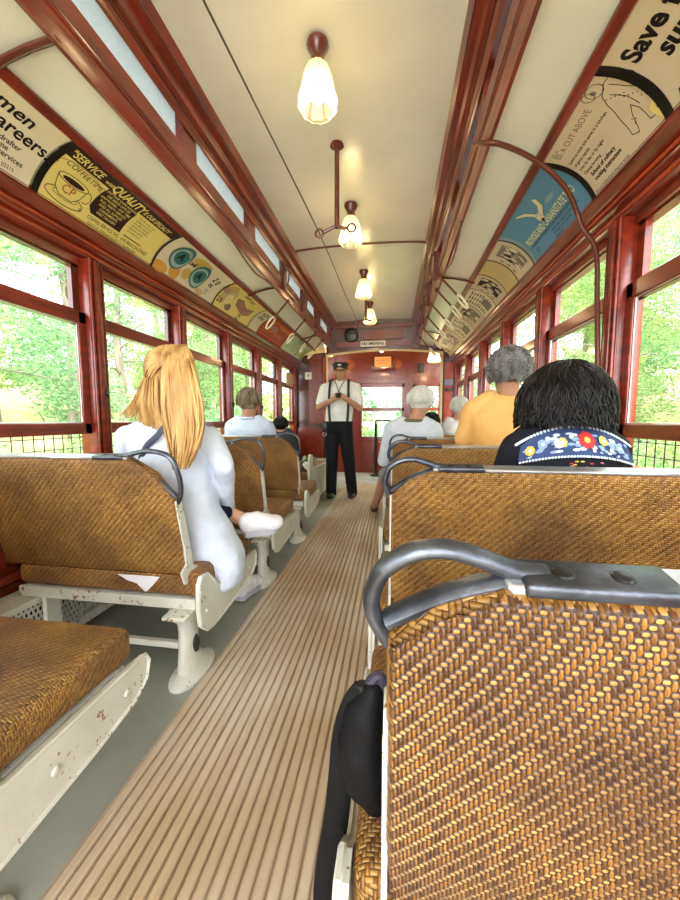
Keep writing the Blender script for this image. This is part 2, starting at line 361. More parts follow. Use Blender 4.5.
# bulkhead with arched opening
def archz(x): return 1.985+.055*math.cos(max(-1, min(1, (x+.17)/.86))*math.pi/2)
bk = MB(); xs = [-1.03+1.74*k/24 for k in range(25)]
poly = [(XC-1.3, 0), (-1.03, 0)]+[(x, archz(x)) for x in xs]+[(.71, 0), (XC+1.3, 0), (XC+1.3, 1.9), (XC+1.05, 2.0), (XC+.62, 2.2), (XC+.6, 2.53), (XC-.6, 2.53), (XC-.62, 2.2), (XC-1.05, 2.0), (XC-1.3, 1.9)]
# split in three quads-friendly pieces
bk.prism([(XC-1.3, 0), (-1.03, 0), (-1.03, archz(-1.03)), (-1.03, 2.04), (XC-1.05, 2.0), (XC-1.3, 1.9)], 'y', YB, YB+.05)
bk.prism([(XC+1.3, 0), (XC+1.3, 1.9), (XC+1.05, 2.0), (.71, 2.06), (.71, 0)], 'y', YB, YB+.05)
for k in range(24):
    bk.prism([(xs[k], archz(xs[k])), (xs[k+1], archz(xs[k+1])), (xs[k+1], 2.54), (xs[k], 2.54)], 'y', YB, YB+.05)
struct(bk.build('wall_front', DRED, smooth=20))
bt = MB(); bt.tube([(-1.02, YB-.005, z) for z in (.02, 1.0, 1.96)]+[(x, YB-.005, archz(x)+.005) for x in xs]+[(.70, YB-.005, z) for z in (1.96, 1.0, .02)], .017, 8)
struct(bt.build('trim_%d' % n, mat('cream_trim', (.75, .62, .38), .4))); n += 1
MBp = MB().rbox(.74, .90, YB-.02, YB, .1, 1.42, .005, 1); MBp.rbox(.74, .90, YB-.02, YB, 1.47, 1.85, .005, 1); struct(MBp.build('trim_%d' % n, RED2)); n += 1
MBp = MB().rbox(-1.50, -1.08, YB-.03, YB, .05, .88, .008, 1); MBp.rbox(-1.30, -1.08, YB-.03, YB, .93, 2.0, .008, 1); struct(MBp.build('trim_%d' % n, RED)); n += 1
# curved end rail of the left partition
MBp = MB().tube(smoothpath([(-1.06, YB-.04, 1.95), (-1.06, YB-.04, 1.2), (-1.05, YB-.06, 1.0), (-.98, YB-.08, .86), (-.95, YB-.08, .80)], 5), .014, 8); struct(MBp.build('trim_%d' % n, RED2)); n += 1
# sign board under the ceiling
MBp = MB().box(-.86, .25, YB-.03, YB, 2.10, 2.17); MBp.rbox(-.45, .12, YB-.04, YB, 2.20, 2.34, .006, 1); MBp.box(-.88, .27, YB-.035, YB, 2.38, 2.41)
struct(MBp.build('trim_%d' % n, RED)); n += 1
# vestibule: side posts, roof, front wall with windows
v = MB(); v.prism([(XC-1.3, 2.10), (XC-.8, 2.32), (XC, 2.40), (XC+.8, 2.32), (XC+1.3, 2.10), (XC+1.3, 2.16), (XC+.8, 2.38), (XC, 2.46), (XC-.8, 2.38), (XC-1.3, 2.16)], 'y', YB+.05, YF+.12)
struct(v.build('ceiling_vestibule', mat('vestibule_ceiling', (.75, .62, .40), .4)))
v = MB()
v.box(XC-1.3, XC+1.3, YF, YF+.06, 0, .64); v.box(XC-1.3, XC+1.3, YF, YF+.06, 1.66, 2.35)
for xa, xb in ((XC-1.3, -1.45), (-1.0, -.62), (.20, .36), (.85, XC+1.3)): v.box(xa, xb, YF, YF+.06, .64, 1.66)
struct(v.build('wall_vestibule', RED))
for xa, xb in ((-.62, .20), (-1.45, -1.0), (.36, .85)):
    e = struct(empty('window_%d' % wn_)); wn_ += 1
    f = MB(); f.box(xa, xb, YF-.02, YF+.04, .64, .69); f.box(xa, xb, YF-.02, YF+.04, 1.61, 1.66); f.box(xa, xb, YF-.02, YF+.03, 1.17, 1.225); f.box(xa, xa+.04, YF-.02, YF+.04, .64, 1.66); f.box(xb-.04, xb, YF-.02, YF+.04, .64, 1.66); f.build('window_frame', RED, e)
    MB().box(xa+.03, xb-.03, YF+.02, YF+.024, .67, 1.64).build('glass_pane', GLASS, e)
v = MB(); v.box(-.66, .26, YF-.035, YF, 1.68, 1.73); v.box(-.66, .26, YF-.03, YF, 1.79, 1.81); v.box(-1.15, -1.09, YF-.04, YF, .02, 2.2); v.box(.28, .33, YF-.04, YF, .02, 2.2)
v.rbox(-.56, -.24, YF-.025, YF, .08, .58, .006, 1); v.rbox(-.18, .14, YF-.025, YF, .08, .58, .006, 1)
struct(v.build('trim_%d' % n, RED)); n += 1
YEL = mat('yellow_lit_post', (.80, .52, .14), .4)  # yellow light falling on the vestibule posts, mixed into their colour
v = MB(); v.box(.80, .84, YB+.4, YB+.46, 0, 2.1); v.box(.74, .82, YB+.06, YB+.12, 0, 2.05); struct(v.build('trim_%d' % n, YEL)); n += 1
v = MB(); v.box(-1.14, -1.06, YB+.06, YB+.12, 0, 2.05); v.box(-1.26, -1.20, YB+.5, YB+.56, 0, 2.05); struct(v.build('trim_%d' % n, mat('cream_post_paint', (.72, .60, .42), .4))); n += 1

# ---------------------------------------------------------------- ribbed floor mat of wooden slats
def mat_slats():
    m = bpy.data.materials.new('ribbed_wood'); m.use_nodes = True; nt = m.node_tree; b = nt.nodes['Principled BSDF']; L = nt.links
    tc = nt.nodes.new('ShaderNodeTexCoord'); mp = nt.nodes.new('ShaderNodeMapping'); mp.inputs['Scale'].default_value = (30, 2, 30); L.new(tc.outputs['Object'], mp.inputs[0])
    n1 = nt.nodes.new('ShaderNodeTexNoise'); n1.inputs['Scale'].default_value = 1.0; n1.inputs['Detail'].default_value = 5; L.new(mp.outputs[0], n1.inputs['Vector'])
    n2 = nt.nodes.new('ShaderNodeTexNoise'); n2.inputs['Scale'].default_value = 2.2; n2.inputs['Detail'].default_value = 3; L.new(tc.outputs['Object'], n2.inputs['Vector'])
    r1 = nt.nodes.new('ShaderNodeValToRGB'); r1.color_ramp.elements[0].color = (.46, .37, .26, 1); r1.color_ramp.elements[1].color = (.72, .64, .51, 1); L.new(n1.outputs[0], r1.inputs[0])
    r2 = nt.nodes.new('ShaderNodeValToRGB'); r2.color_ramp.elements[0].position = .38; r2.color_ramp.elements[1].position = .62; r2.color_ramp.elements[0].color = (.82, .70, .55, 1); r2.color_ramp.elements[1].color = (1, 1, 1, 1); L.new(n2.outputs[0], r2.inputs[0])
    x = nt.nodes.new('ShaderNodeMix'); x.data_type = 'RGBA'; x.blend_type = 'MULTIPLY'; x.inputs[0].default_value = 1; L.new(r1.outputs[0], x.inputs[6]); L.new(r2.outputs[0], x.inputs[7])
    L.new(x.outputs[2], b.inputs['Base Color']); b.inputs['Roughness'].default_value = .5; return m
SL = mat_slats()
m = MB(); px_ = -.705; w_ = .0305; prof = [(px_-.012, .004)]
for k in range(24):
    a = px_+k*w_; prof += [(a+.001, .006), (a+.003, .0165), (a+.007, .019), (a+w_-.009, .019), (a+w_-.005, .0165), (a+w_-.003, .006)]
prof += [(px_+24*w_+.012, .004)]
segs = [(Y0, 1.9), (1.9, 3.9), (3.9, 4.02), (4.02, YB)]
for (ya, yb) in segs: m.prism(prof+[(px_+24*w_+.012, .0005), (px_-.012, .0005)], 'y', ya+.002, yb-.002)
fm = m.build('floor_mat', [SL, mat('mat_gap', (.05, .035, .025), .8)], smooth=25)
tag(fm, 'long tan ribbed wooden floor mat running down the aisle', 'floor mat')

# ---------------------------------------------------------------- heater guard along the left wall
def grille_mat():
    m = bpy.data.materials.new('perforated_guard'); m.use_nodes = True; nt = m.node_tree; b = nt.nodes['Principled BSDF']; L = nt.links
    tc = nt.nodes.new('ShaderNodeTexCoord'); s = nt.nodes.new('ShaderNodeSeparateXYZ'); L.new(tc.outputs['Object'], s.inputs[0])
    def M(op, a, c):
        n = nt.nodes.new('ShaderNodeMath'); n.operation = op
        for k, v_ in enumerate((a, c)):
            if v_ is None: continue
            if isinstance(v_, (int, float)): n.inputs[k].default_value = v_
            else: L.new(v_, n.inputs[k])
        return n.outputs[0]
    y = M('MULTIPLY', s.outputs[1], 55); z = M('MULTIPLY', s.outputs[2], 40)
    row = M('FLOOR', z, None); y2 = M('ADD', y, M('MULTIPLY', row, .5))
    dy = M('ABSOLUTE', M('SUBTRACT', M('FRACT', y2, None), .5), None); dz = M('ABSOLUTE', M('SUBTRACT', M('FRACT', z, None), .5), None)
    hole = M('MULTIPLY', M('LESS_THAN', dy, .28), M('LESS_THAN', dz, .34))
    t = nt.nodes.new('ShaderNodeBsdfTransparent'); b.inputs['Base Color'].default_value = (.62, .61, .56, 1)
    x = mixnode(nt, b.outputs[0], t.outputs[0], hole); L.new(x.outputs[0], nt.nodes['Material Output'].inputs[0]); return m
GR = grille_mat()
for ya, yb, lb in ((.62, 2.3, 'grey perforated heater guard along the window wall beneath the ponytailed woman'), (2.42, 4.4, 'grey perforated heater guard along the wall beneath the blue-shirted man')):
    h = empty('heater_guard', (-1.47, ya, 0), lb, 'heater')
    MB().box(.06, .064, 0, yb-ya, .10, .27).build('perforated_panel', GR, h)
    f = MB(); f.box(-.06, .075, 0, yb-ya, .27, .295); f.box(-.06, .07, 0, yb-ya, .06, .10); f.box(-.06, .07, 0, .03, .06, .27); f.box(-.06, .07, yb-ya-.03, yb-ya, .06, .27); f.build('guard_frame', IRON, h)
    MB().tube([(0, .05, .18), (0, yb-ya-.05, .18)], .03, 10).build('heater_element', BLACK, h)
pp = MB().tube([(-1.525, .3, .36), (-1.525, 3.65, .36)], .018, 10).build('pipe', RED); tag(pp, 'red pipe running above the heater guards by the window wall', 'pipe')

# ---------------------------------------------------------------- walkover seats
LEAN = math.atan(.10/.45)
def back_outline(s, W_, cx, cz, h=.455):
    """outline in local (x, z): aisle edge at x=0, bottom at z=0"""
    pts = [(0, 0), (W_, 0), (W_, h-.05), (W_-.05, h), (cx, h), (cx*.42, h-cz*.36), (0, h-cz)]
    out = []
    for k in range(len(pts)):
        a = Vector(pts[k]); b = Vector(pts[(k+1) % len(pts)]); n_ = max(1, int((b-a).length/.03))
        for q in range(n_): out.append(a.lerp(b, q/n_))
    return [(s*p.x, p.y) for p in out]
BZ = .425
def back_matrix(): return Matrix.Translation((0, 0, BZ)) @ Matrix.Rotation(LEAN, 4, 'X')
def back_panel(s, W_, cx, cz):
    o = back_outline(s, W_, cx, cz); c = Vector((s*W_/2, .22)); mb = MB(); n_ = len(o)
    rings = [(0, .004), (.004, .016), (.02, .022), (.07, .026), (.2, .030), (.45, .033), (.75, .034)]
    vs = []; fs = []
    for sg in (1, -1):
        base = len(vs)
        for (q, t) in rings:
            for p in o:
                d = c-Vector(p); k = q*(1 if q > .05 else 1); vs.append((p[0]+d.x*k, sg*t, p[1]+d.y*k))
        vs.append((c.x, sg*.034, c.y)); ci = len(vs)-1
        for r in range(len(rings)-1):
            for j in range(n_): fs.append((base+r*n_+j, base+r*n_+(j+1) % n_, base+(r+1)*n_+(j+1) % n_, base+(r+1)*n_+j))
        for j in range(n_): fs.append((base+(len(rings)-1)*n_+j, base+(len(rings)-1)*n_+(j+1) % n_, ci))
    h = len(vs)//2
    for j in range(n_): fs.append((j, (j+1) % n_, h+(j+1) % n_, h+j))
    return mb.add(vs, fs, back_matrix())
def make_seat(s, W_, cx, cz, label, close=False):
    """local frame: x=0 outer face of the aisle casting, y=0 hinge line; s=+1 seat reaches to +x"""
    e = empty('walkover_seat', (0, 0, 0), label, 'seat', 'cane walkover seats along the aisle')
    BM = Matrix.Translation((s*.052, 0, 0))
    b = back_panel(s, W_, cx, cz); b.v = [tuple(BM @ Vector(p)) for p in b.v]
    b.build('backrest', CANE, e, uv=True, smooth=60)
    if close:
        close_weave(s, W_, cx, cz, BM, e)
    T = BM @ back_matrix()
    # steel top strip and cream side edge
    st = MB(); st.rbox(*sorted((s*(cx+.0), s*(W_-.04))), -.020, .020, .452, .462, .003, 1, M=T); st.build('top_strip', BRIGHT, e)
    sd_ = MB(); sd_.rbox(*sorted((-s*.003, s*.002)), -.018, .022, -.005, .29 if close else .455-cz+.002, .002, 1, M=T); sd_.build('side_strip', IRON, e)
    bs = MB(); bs.box(*sorted((0, s*W_)), -.024, .024, -.014, .006, M=T); bs.build('bottom_rail', DRED, e)
    # grab handle
    h = .455; hp = [(cx+.035, h+.006), (cx+.005, h+.010), (cx*.78, h+.020), (cx*.52, h+.026), (cx*.24, h+.022), (-cx*.02, h+.004), (-cx*.13, h-cz*.30), (-cx*.15, h-cz*.62), (-cx*.08, h-cz*.92), (.002, h-cz-.012)]
    g = MB(); g.tube([(s*p.x, 0, p.y) for p in [Vector((q.x, q.y)) for q in smoothpath([(x_, z_, 0) for x_, z_ in hp], 5)]], .0082, 12, flat=1.35, M=T)
    lo = [(cx+.02, h+.004), (cx*.55, h-cz*.40+.006), (.0, h-cz+.012)]
    g.tube([(s*q.x, 0, q.y) for q in smoothpath([(x_, z_, 0) for x_, z_ in lo], 4)], .0085, 10, flat=1.5, M=T)
    g.rbox(*sorted((s*(cx+.012), s*(cx+.13))), -.024, .016, h-.002, h+.012, .005, 3, M=T)
    hd = g.build('grab_handle', STEEL, e)
    for q in (.045, .090):
        sc = MB(); MM = T @ Matrix.Translation((s*(cx+q), -.006, h+.0125)); sc.lathe([(0, .002), (.007, .0015), (.0085, 0), (.0085, -.004)], seg=14, M=MM)
        sc.build('screw', BLACK, hd)
    # cushion and its frame
    cu = MB(); cu.rbox(*sorted((s*.010, s*(W_-.01))), -.03, .455, .340, .435, .028, 4)
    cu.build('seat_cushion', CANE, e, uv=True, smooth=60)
    fr = MB(); fr.box(*sorted((s*.02, s*(W_-.02))), -.035, -.02, .298, .338); fr.box(*sorted((s*.02, s*(W_-.02))), .41, .425, .285, .335); fr.box(*sorted((s*.02, s*(W_-.02))), -.03, .42, .322, .335)
    fr.build('seat_frame', IRON, e)
    # aisle-side casting plate
    pl = [(-.05, .31), (-.045, .40), (-.025, .425), (.015, .42), (.045, .39), (.08, .350), (.11, .338), (.43, .338), (.475, .335), (.488, .31), (.475, .265), (.43, .235), (.30, .215), (.05, .195), (.0, .205), (-.04, .24)]
    cs = MB().prism(pl, 'x', *sorted((-s*.006, s*.008)))
    cs.tube([(-s*.006, y_, z_) for y_, z_ in pl], .006, 6, closed=True)
    c_ = cs.build('side_casting', IRON, e, smooth=35)
    for (y_, z_) in ((-.035, .37), (.0, .28), (.20, .27), (.40, .28)):
        MB().lathe([(0, .006), (.007, .005), (.010, 0)], seg=12, M=Matrix.Translation((-s*.007, y_, z_)) @ Matrix.Rotation(-s*math.pi/2, 4, 'Y')).build('bolt', IRON, c_)
    # swinging arm that carries the back
    ar = MB().prism([(-.065, .45), (-.045, .40), (.0, .385), (.035, .40), (.04, .44), (.015, .45), (.008, .47), (-.02, .56), (-.055, .66), (-.062, .655), (-.045, .56), (-.03, .47)], 'x', *sorted((s*.048, s*.055)))
    ar.build('back_arm', IRON, e)
    # pedestal: flared foot, column with oval hole, saddle, wall rail
    pd = MB(); prof_ = [(.125, 0), (.125, .012), (.108, .02), (.080, .036), (.062, .07), (.050, .13), (.046, .19), (.055, .235), (.085, .265), (.10, .29)]
    vs = []; fs = []; S_ = 24
    for (r_, z_) in prof_:
        for j in range(S_):
            a = 2*math.pi*j/S_; ry = r_; rx = r_*.52 if z_ < .05 else max(.030, r_*.5); vs.append((s*.085+rx*math.cos(a), .02+ry*math.sin(a)+(.02 if z_ < .04 else 0), z_+.0005))
    for k in range(len(prof_)-1):
        for j in range(S_): fs.append((k*S_+j, k*S_+(j+1) % S_, (k+1)*S_+(j+1) % S_, (k+1)*S_+j))
    fs.append(tuple(range(S_))); fs.append(tuple(range((len(prof_)-1)*S_, len(prof_)*S_))); pd.add(vs, fs); pd.rbox(*sorted((s*.03, s*.12)), -.09, .11, .278, .295, .005, 1)
    p_ = pd.build('pedestal', IRON, e)
    ov = MB(); ov.lathe([(0, .001), (.017, .001), (.019, -.006)], seg=20, M=Matrix.Translation((s*(.085-.034), .02, .135)) @ Matrix.Rotation(-s*math.radians(84), 4, 'Y') @ Matrix.Diagonal((2.0, 1, 1, 1))); ov.build('oval_hole', BLACK, p_)
    for (dx, dy) in ((.0, -.09), (.0, .13), (-.045*s, .05), (-.04*s, -.04)): MB().ball((s*.085+dx, .02+dy, .016), (.009, .009, .006), 10, 6).build('bolt', IRON, p_)
    rl = MB().rbox(*sorted((s*.10, s*(W_-.03))), .0, .03, .11, .135, .006, 1); rl.rbox(*sorted((s*(W_-.12), s*(W_-.10))), -.02, .05, .0, .30, .005, 1); rl.build('foot_rail', IRON, e)
    return e
def close_weave(s, W_, cx, cz, BM, e, p=.0041, sub=5):
    """really woven face for the nearest backrest, towards the camera"""
    d = p/sub; nx = int(.70/d); nz = int(.455/d)
    X = (np.arange(nx+1)*d)[None, :].repeat(nz+1, 0); Z = (np.arange(nz+1)*d)[:, None].repeat(nx+1, 1)
    u = X/p; v_ = Z/(p*1.42); i = np.floor(u+1e-6); j = np.floor(v_+1e-6); fu = u-i; fv = v_-j
    pr = lambda f: np.sqrt(np.maximum(0, 1-(2*f-1)**2))
    wa = pr(np.clip((fu-.5)*1.1+.5, 0, 1))*np.maximum(0, np.sin((v_-i)*math.pi/2))**.6; we = pr(np.clip((fv-.5)*1.12+.5, 0, 1))*np.maximum(0, -np.sin((j-u+1)*math.pi/2))**.6*.66
    H_ = np.maximum(wa, we)
    # pillow shape
    q = np.minimum(np.minimum(X, Z), np.minimum(.455-Z, 1.0)); pil = .024+.012*np.clip(q/.12, 0, 1)**.6-.022*np.clip(1-q/.008, 0, 1)**2
    Yv = -(pil+.0034*H_)
    n_in = [(0, 0), (W_, 0), (W_, .455), (cx, .455), (cx*.42, .455-cz*.36), (0, .455-cz)]
    lim = np.where(X < cx*.42, .455-cz+(X/(cx*.42))*cz*.64, np.where(X < cx, .455-cz*.36+(X-cx*.42)/(cx*.58)*cz*.36, .455))
    ok = (Z <= lim-.001); okc = ok[:-1, :-1] & ok[1:, :-1] & ok[:-1, 1:] & ok[1:, 1:]
    idx = np.arange((nx+1)*(nz+1)).reshape(nz+1, nx+1); a = idx[:-1, :-1][okc]; b = idx[:-1, 1:][okc]; c = idx[1:, 1:][okc]; d_ = idx[1:, :-1][okc]
    F = np.stack([a, b, c, d_] if s > 0 else [a, d_, c, b], 1)
    used = np.unique(F); remap = -np.ones(idx.size, int); remap[used] = np.arange(len(used)); F = remap[F]
    V = np.stack([s*X.ravel(), Yv.ravel(), Z.ravel(), np.ones(X.size)], 1)[used]; T = np.array(BM @ back_matrix()); V = (V @ T.T)[:, :3]
    me = bpy.data.meshes.new('woven_face'); me.vertices.add(len(V)); me.vertices.foreach_set('co', V.ravel()); me.loops.add(F.size); me.loops.foreach_set('vertex_index', F.ravel().astype(np.int32))
    me.polygons.add(len(F)); me.polygons.foreach_set('loop_start', np.arange(0, F.size, 4, dtype=np.int32)); me.update(calc_edges=True)
    uvl = me.uv_layers.new(name='UVMap'); U = np.stack([X.ravel()[used], Z.ravel()[used]], 1)[F.ravel()]; uvl.data.foreach_set('uv', U.ravel().astype(np.float32))
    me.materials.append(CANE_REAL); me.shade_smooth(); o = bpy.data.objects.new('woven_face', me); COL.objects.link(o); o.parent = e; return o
LX, RX = -.695, -.055
seatL = make_seat(-1, .80, .15, .155, 'cane walkover seat whose empty cushion fills the lower corner beside the grey floor')
seatL.location = (LX, .375, 0)
for y, lb in ((1.18, 'cane walkover seat carrying the ponytailed woman in white'), (1.98, 'cane walkover seat directly in front of the ponytailed woman, with cushion jutting into the aisle'), (2.76, 'cane walkover seat carrying the man in the light blue shirt')):
    c = copy_tree(seatL); c.location = (LX, y, 0); c['label'] = lb
seatR = make_seat(1, .90, .11, .078, 'cane walkover seat carrying the black-haired woman in the embroidered top')
seatR.location = (RX, 1.06, 0)
for y, lb in ((1.86, 'cane walkover seat carrying the man in the orange shirt'), (2.62, 'cane walkover seat carrying the white-haired man'), (3.36, 'cane walkover seat just ahead of the white-haired man'), (4.10, 'cane walkover seat farthest along the aisle on the side of the white-haired man')):
    c = copy_tree(seatR); c.location = (RX, y, 0); c['label'] = lb
BZ = .419
seatN = make_seat(1, .90, .098, .066, 'nearest cane walkover seat, its huge woven back and steel grab handle filling the lower corner', close=True)
seatN.location = (RX, .41, 0)

# ---------------------------------------------------------------- bench with papers at the far end of the left side
bn = empty('bench_seat', (-1.50, 3.72, 0), 'cream-sided cane bench seat at the far end beside the conductor', 'bench')
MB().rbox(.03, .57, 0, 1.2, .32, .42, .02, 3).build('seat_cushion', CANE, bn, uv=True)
q = MB(); q.prism([(0, .05), (0, .50), (.06, .62), (.16, .60), (.22, .44), (1.2, .42), (1.2, .05)], 'x', .575, .60); q.box(.02, .60, 1.18, 1.22, .05, .45); q.build('side_panel', IRON, bn)
def sheet(name, c, w_, l_, rz, m_, lab, cat, hgt=.02, grp=None):
    b = MB(); nx = 8; ny = 8; vs = []; fs = []; rnd = random.Random(c[1]*100)
    for i in range(nx+1):
        for j in range(ny+1):
            vs.append(((i/nx-.5)*w_, (j/ny-.5)*l_, hgt*(math.sin(i*1.1+rnd.random())*math.cos(j*.9)+1)*.5))
    for i in range(nx):
        for j in range(ny): a = i*(ny+1)+j; fs.append((a, a+1, a+ny+2, a+ny+1))
    k = len(vs); vs += [(x, y, z+.003) for x, y, z in vs]; fs += [tuple(k+q for q in f) for f in fs]
    b.add(vs, fs, Matrix.Translation(c) @ Matrix.Rotation(rz, 4, 'Z')); return tag(b.build(name, m_), lab, cat, grp)
sheet('newspaper', (-1.0, 3.95, .425), .20, .26, .4, mat('newsprint', (.75, .74, .70), .7, var=.2, scale=60), 'crumpled white newspaper lying on the far cream-sided bench', 'newspaper', .10)
sheet('folded_cloth', (-1.1, 4.3, .425), .22, .22, 1.0, mat('sage_cloth', (.40, .47, .25), .8), 'sage green cloth heaped on the far cream-sided bench', 'cloth', .12)
nk = MB().prism([(onY(px, py, 1.135).x, onY(px, py, 1.135).z) for px, py in ((118, 574), (160, 577), (154, 584), (146, 592), (137, 583), (128, 580))], 'y', 1.133, 1.136)
tag(nk.build('paper_napkin', mat('napkin', (.85, .82, .86), .7)), 'white paper napkin sticking out below the woven back behind the ponytailed woman', 'napkin')

# ---------------------------------------------------------------- advertising cards in the cove
CARDW = .248
class Art:
    """flat drawing in card units: u along the car in metres in reading direction, t 0..1 up the card; layers lift each colour a hair"""
    def __init__(s): s.bm = []; s.mats = []
    def slot(s, m):
        if m not in s.mats: s.mats.append(m)
        return s.mats.index(m)
    def poly(s, pts, m, lay=1):
        bm = bmesh.new(); vs = [bm.verts.new((u, t*CARDW, 0)) for u, t in pts]
        try: bm.faces.new(vs)
        except Exception: bm.free(); return s
        s.bm.append((bm, s.slot(m), lay)); return s
    def rect(s, u0, u1, t0, t1, m, lay=1): return s.poly([(u0, t0), (u1, t0), (u1, t1), (u0, t1)], m, lay)
    def ell(s, u, t, ru, rt, m, lay=1, rot=0, n=28):
        c, q = math.cos(rot), math.sin(rot); P_ = []
        for k in range(n):
            a = 2*math.pi*k/n; x = ru*math.cos(a); y = rt*CARDW*math.sin(a); P_.append((u+x*c-y*q, t+(x*q+y*c)/CARDW))
        return s.poly(P_, m, lay)
    def line(s, pts, w, m, lay=2, closed=False):
        pts = [(u, t*CARDW) for u, t in pts]; n = len(pts)
        for k in range(n if closed else n-1):
            a = Vector(pts[k]); b = Vector(pts[(k+1) % n]); d = b-a
            if d.length < 1e-6: continue
            d.normalize(); nn = Vector((-d.y, d.x))*w/2; a -= d*w*.3; b += d*w*.3
            s.poly([(q.x, q.y/CARDW) for q in (a-nn, b-nn, b+nn, a+nn)], m, lay)
        return s
    def ring(s, u, t, ru, rt, w, m, lay=2, a0=0, a1=360, rot=0):
        c, q = math.cos(rot), math.sin(rot); P_ = []
        for k in range(25):
            a = math.radians(a0+(a1-a0)*k/24); x = ru*math.cos(a); y = rt*CARDW*math.sin(a); P_.append((u+x*c-y*q, t+(x*q+y*c)/CARDW))
        return s.line(P_, w, m, lay)
    def text(s, txt, u, t, size, m, bold=.0, align='LEFT', lay=2, shear=0, rot=0, sx=1.):
        c = bpy.data.curves.new('t', 'FONT'); c.body = txt; c.size = size; c.offset = bold*size; c.shear = shear; c.align_x = align; c.resolution_u = 3
        o = bpy.data.objects.new('t', c); COL.objects.link(o); dg = bpy.context.evaluated_depsgraph_get(); me = bpy.data.meshes.new_from_object(o.evaluated_get(dg))
        bm = bmesh.new(); bm.from_mesh(me); bpy.data.objects.remove(o); bpy.data.curves.remove(c); bpy.data.meshes.remove(me)
        M_ = Matrix.Translation((u, t*CARDW, 0)) @ Matrix.Rotation(rot, 4, 'Z') @ Matrix.Diagonal((sx, 1, 1, 1)); bm.transform(M_); s.bm.append((bm, s.slot(m), lay)); return s
    def build(s, name, fn, parent, cuts=12):
        V = []; F = []; MI = []
        for bm, mi, lay in s.bm:
            for k in range(1, cuts):
                bmesh.ops.bisect_plane(bm, geom=bm.verts[:]+bm.edges[:]+bm.faces[:], dist=1e-6, plane_co=(0, k/cuts*CARDW, 0), plane_no=(0, 1, 0))
            bmesh.ops.triangulate(bm, faces=bm.faces[:]); bm.verts.index_update(); o = len(V)
            for v in bm.verts: V.append(fn(v.co.x, v.co.y/CARDW, .0035+.0006*lay))
            for f in bm.faces: F.append([o+v.index for v in f.verts]); MI.append(mi)
            bm.free()
        me = bpy.data.meshes.new(name); me.from_pydata(V, [], F)
        for m in s.mats: me.materials.append(m)
        me.polygons.foreach_set('material_index', MI); ob = bpy.data.objects.new(name, me); COL.objects.link(ob); ob.parent = parent; return ob
def ink(name, c, r=.5): return mat('ink_'+name, c, r, spec=.15)
INK = ink('black', (.012, .010, .010)); WHITE = ink('white', (.82, .78, .68)); PAPER = ink('paper', (.66, .55, .42)); YCARD = ink('yellow', (.83, .68, .24)); DBR = ink('dark_brown', (.035, .015, .012))
TEAL = ink('teal', (.05, .17, .19)); LTEAL = ink('light_teal', (.35, .50, .50)); BLUE = ink('blue', (.12, .28, .50)); ORN = ink('orange', (.72, .36, .08)); TAN = ink('tan', (.62, .45, .25)); REDI = ink('red', (.50, .06, .03)); GREY = ink('grey', (.22, .19, .17)); PALEG = ink('pale_green', (.55, .68, .50)); MUS = ink('mustard', (.60, .42, .12)); PINK = ink('pinkish', (.52, .26, .22)); BLUE2 = ink('pale_blue', (.27, .36, .48)); GRN = ink('green', (.10, .25, .14))
CREAMI = ink('cream', (.76, .68, .52))
def card(side, y0, y1, base, label, draw, band0=True, band=.016):
    """y0<y1 along the car. reading direction is +y on the left wall, -y on the right wall"""
    L_ = y1-y0; e = empty('advertising_card', (cove(side, .5)[0], (y0+y1)/2, cove(side, .5)[1]), label, 'advertisement'); ox, oy, oz = e.location
    def fn(u, t, off):
        y = y0+u if side < 0 else y1-u
        x, z = cove(side, max(-.02, min(1.02, t)), off); return (x-ox, y-oy, z-oz)
    vs = []; fs = []; n_ = 14; ny = 4
    for off in (.0025, .0038):
        for k in range(n_+1):
            for j in range(ny+1): vs.append(fn(.004+(L_-.008)*j/ny, k/n_, off))
    N = (n_+1)*(ny+1)
    for b in (0, N):
        for k in range(n_):
            for j in range(ny): a = b+k*(ny+1)+j; fs.append((a, a+1, a+ny+2, a+ny+1))
    b = MB().add(vs, fs); b.build('card_sheet', base, e, smooth=30)
    A = Art(); draw(A, L_)
    if band0: A.rect(.002, band, 0, 1, INK, 3)
    A.build('printed_artwork', fn, e); return e
def smalltext(A, u, t, rows, size, m, step=.085, align='LEFT', **k):
    for i, r in enumerate(rows): A.text(r, u, t-i*step, size, m, align=align, **k)
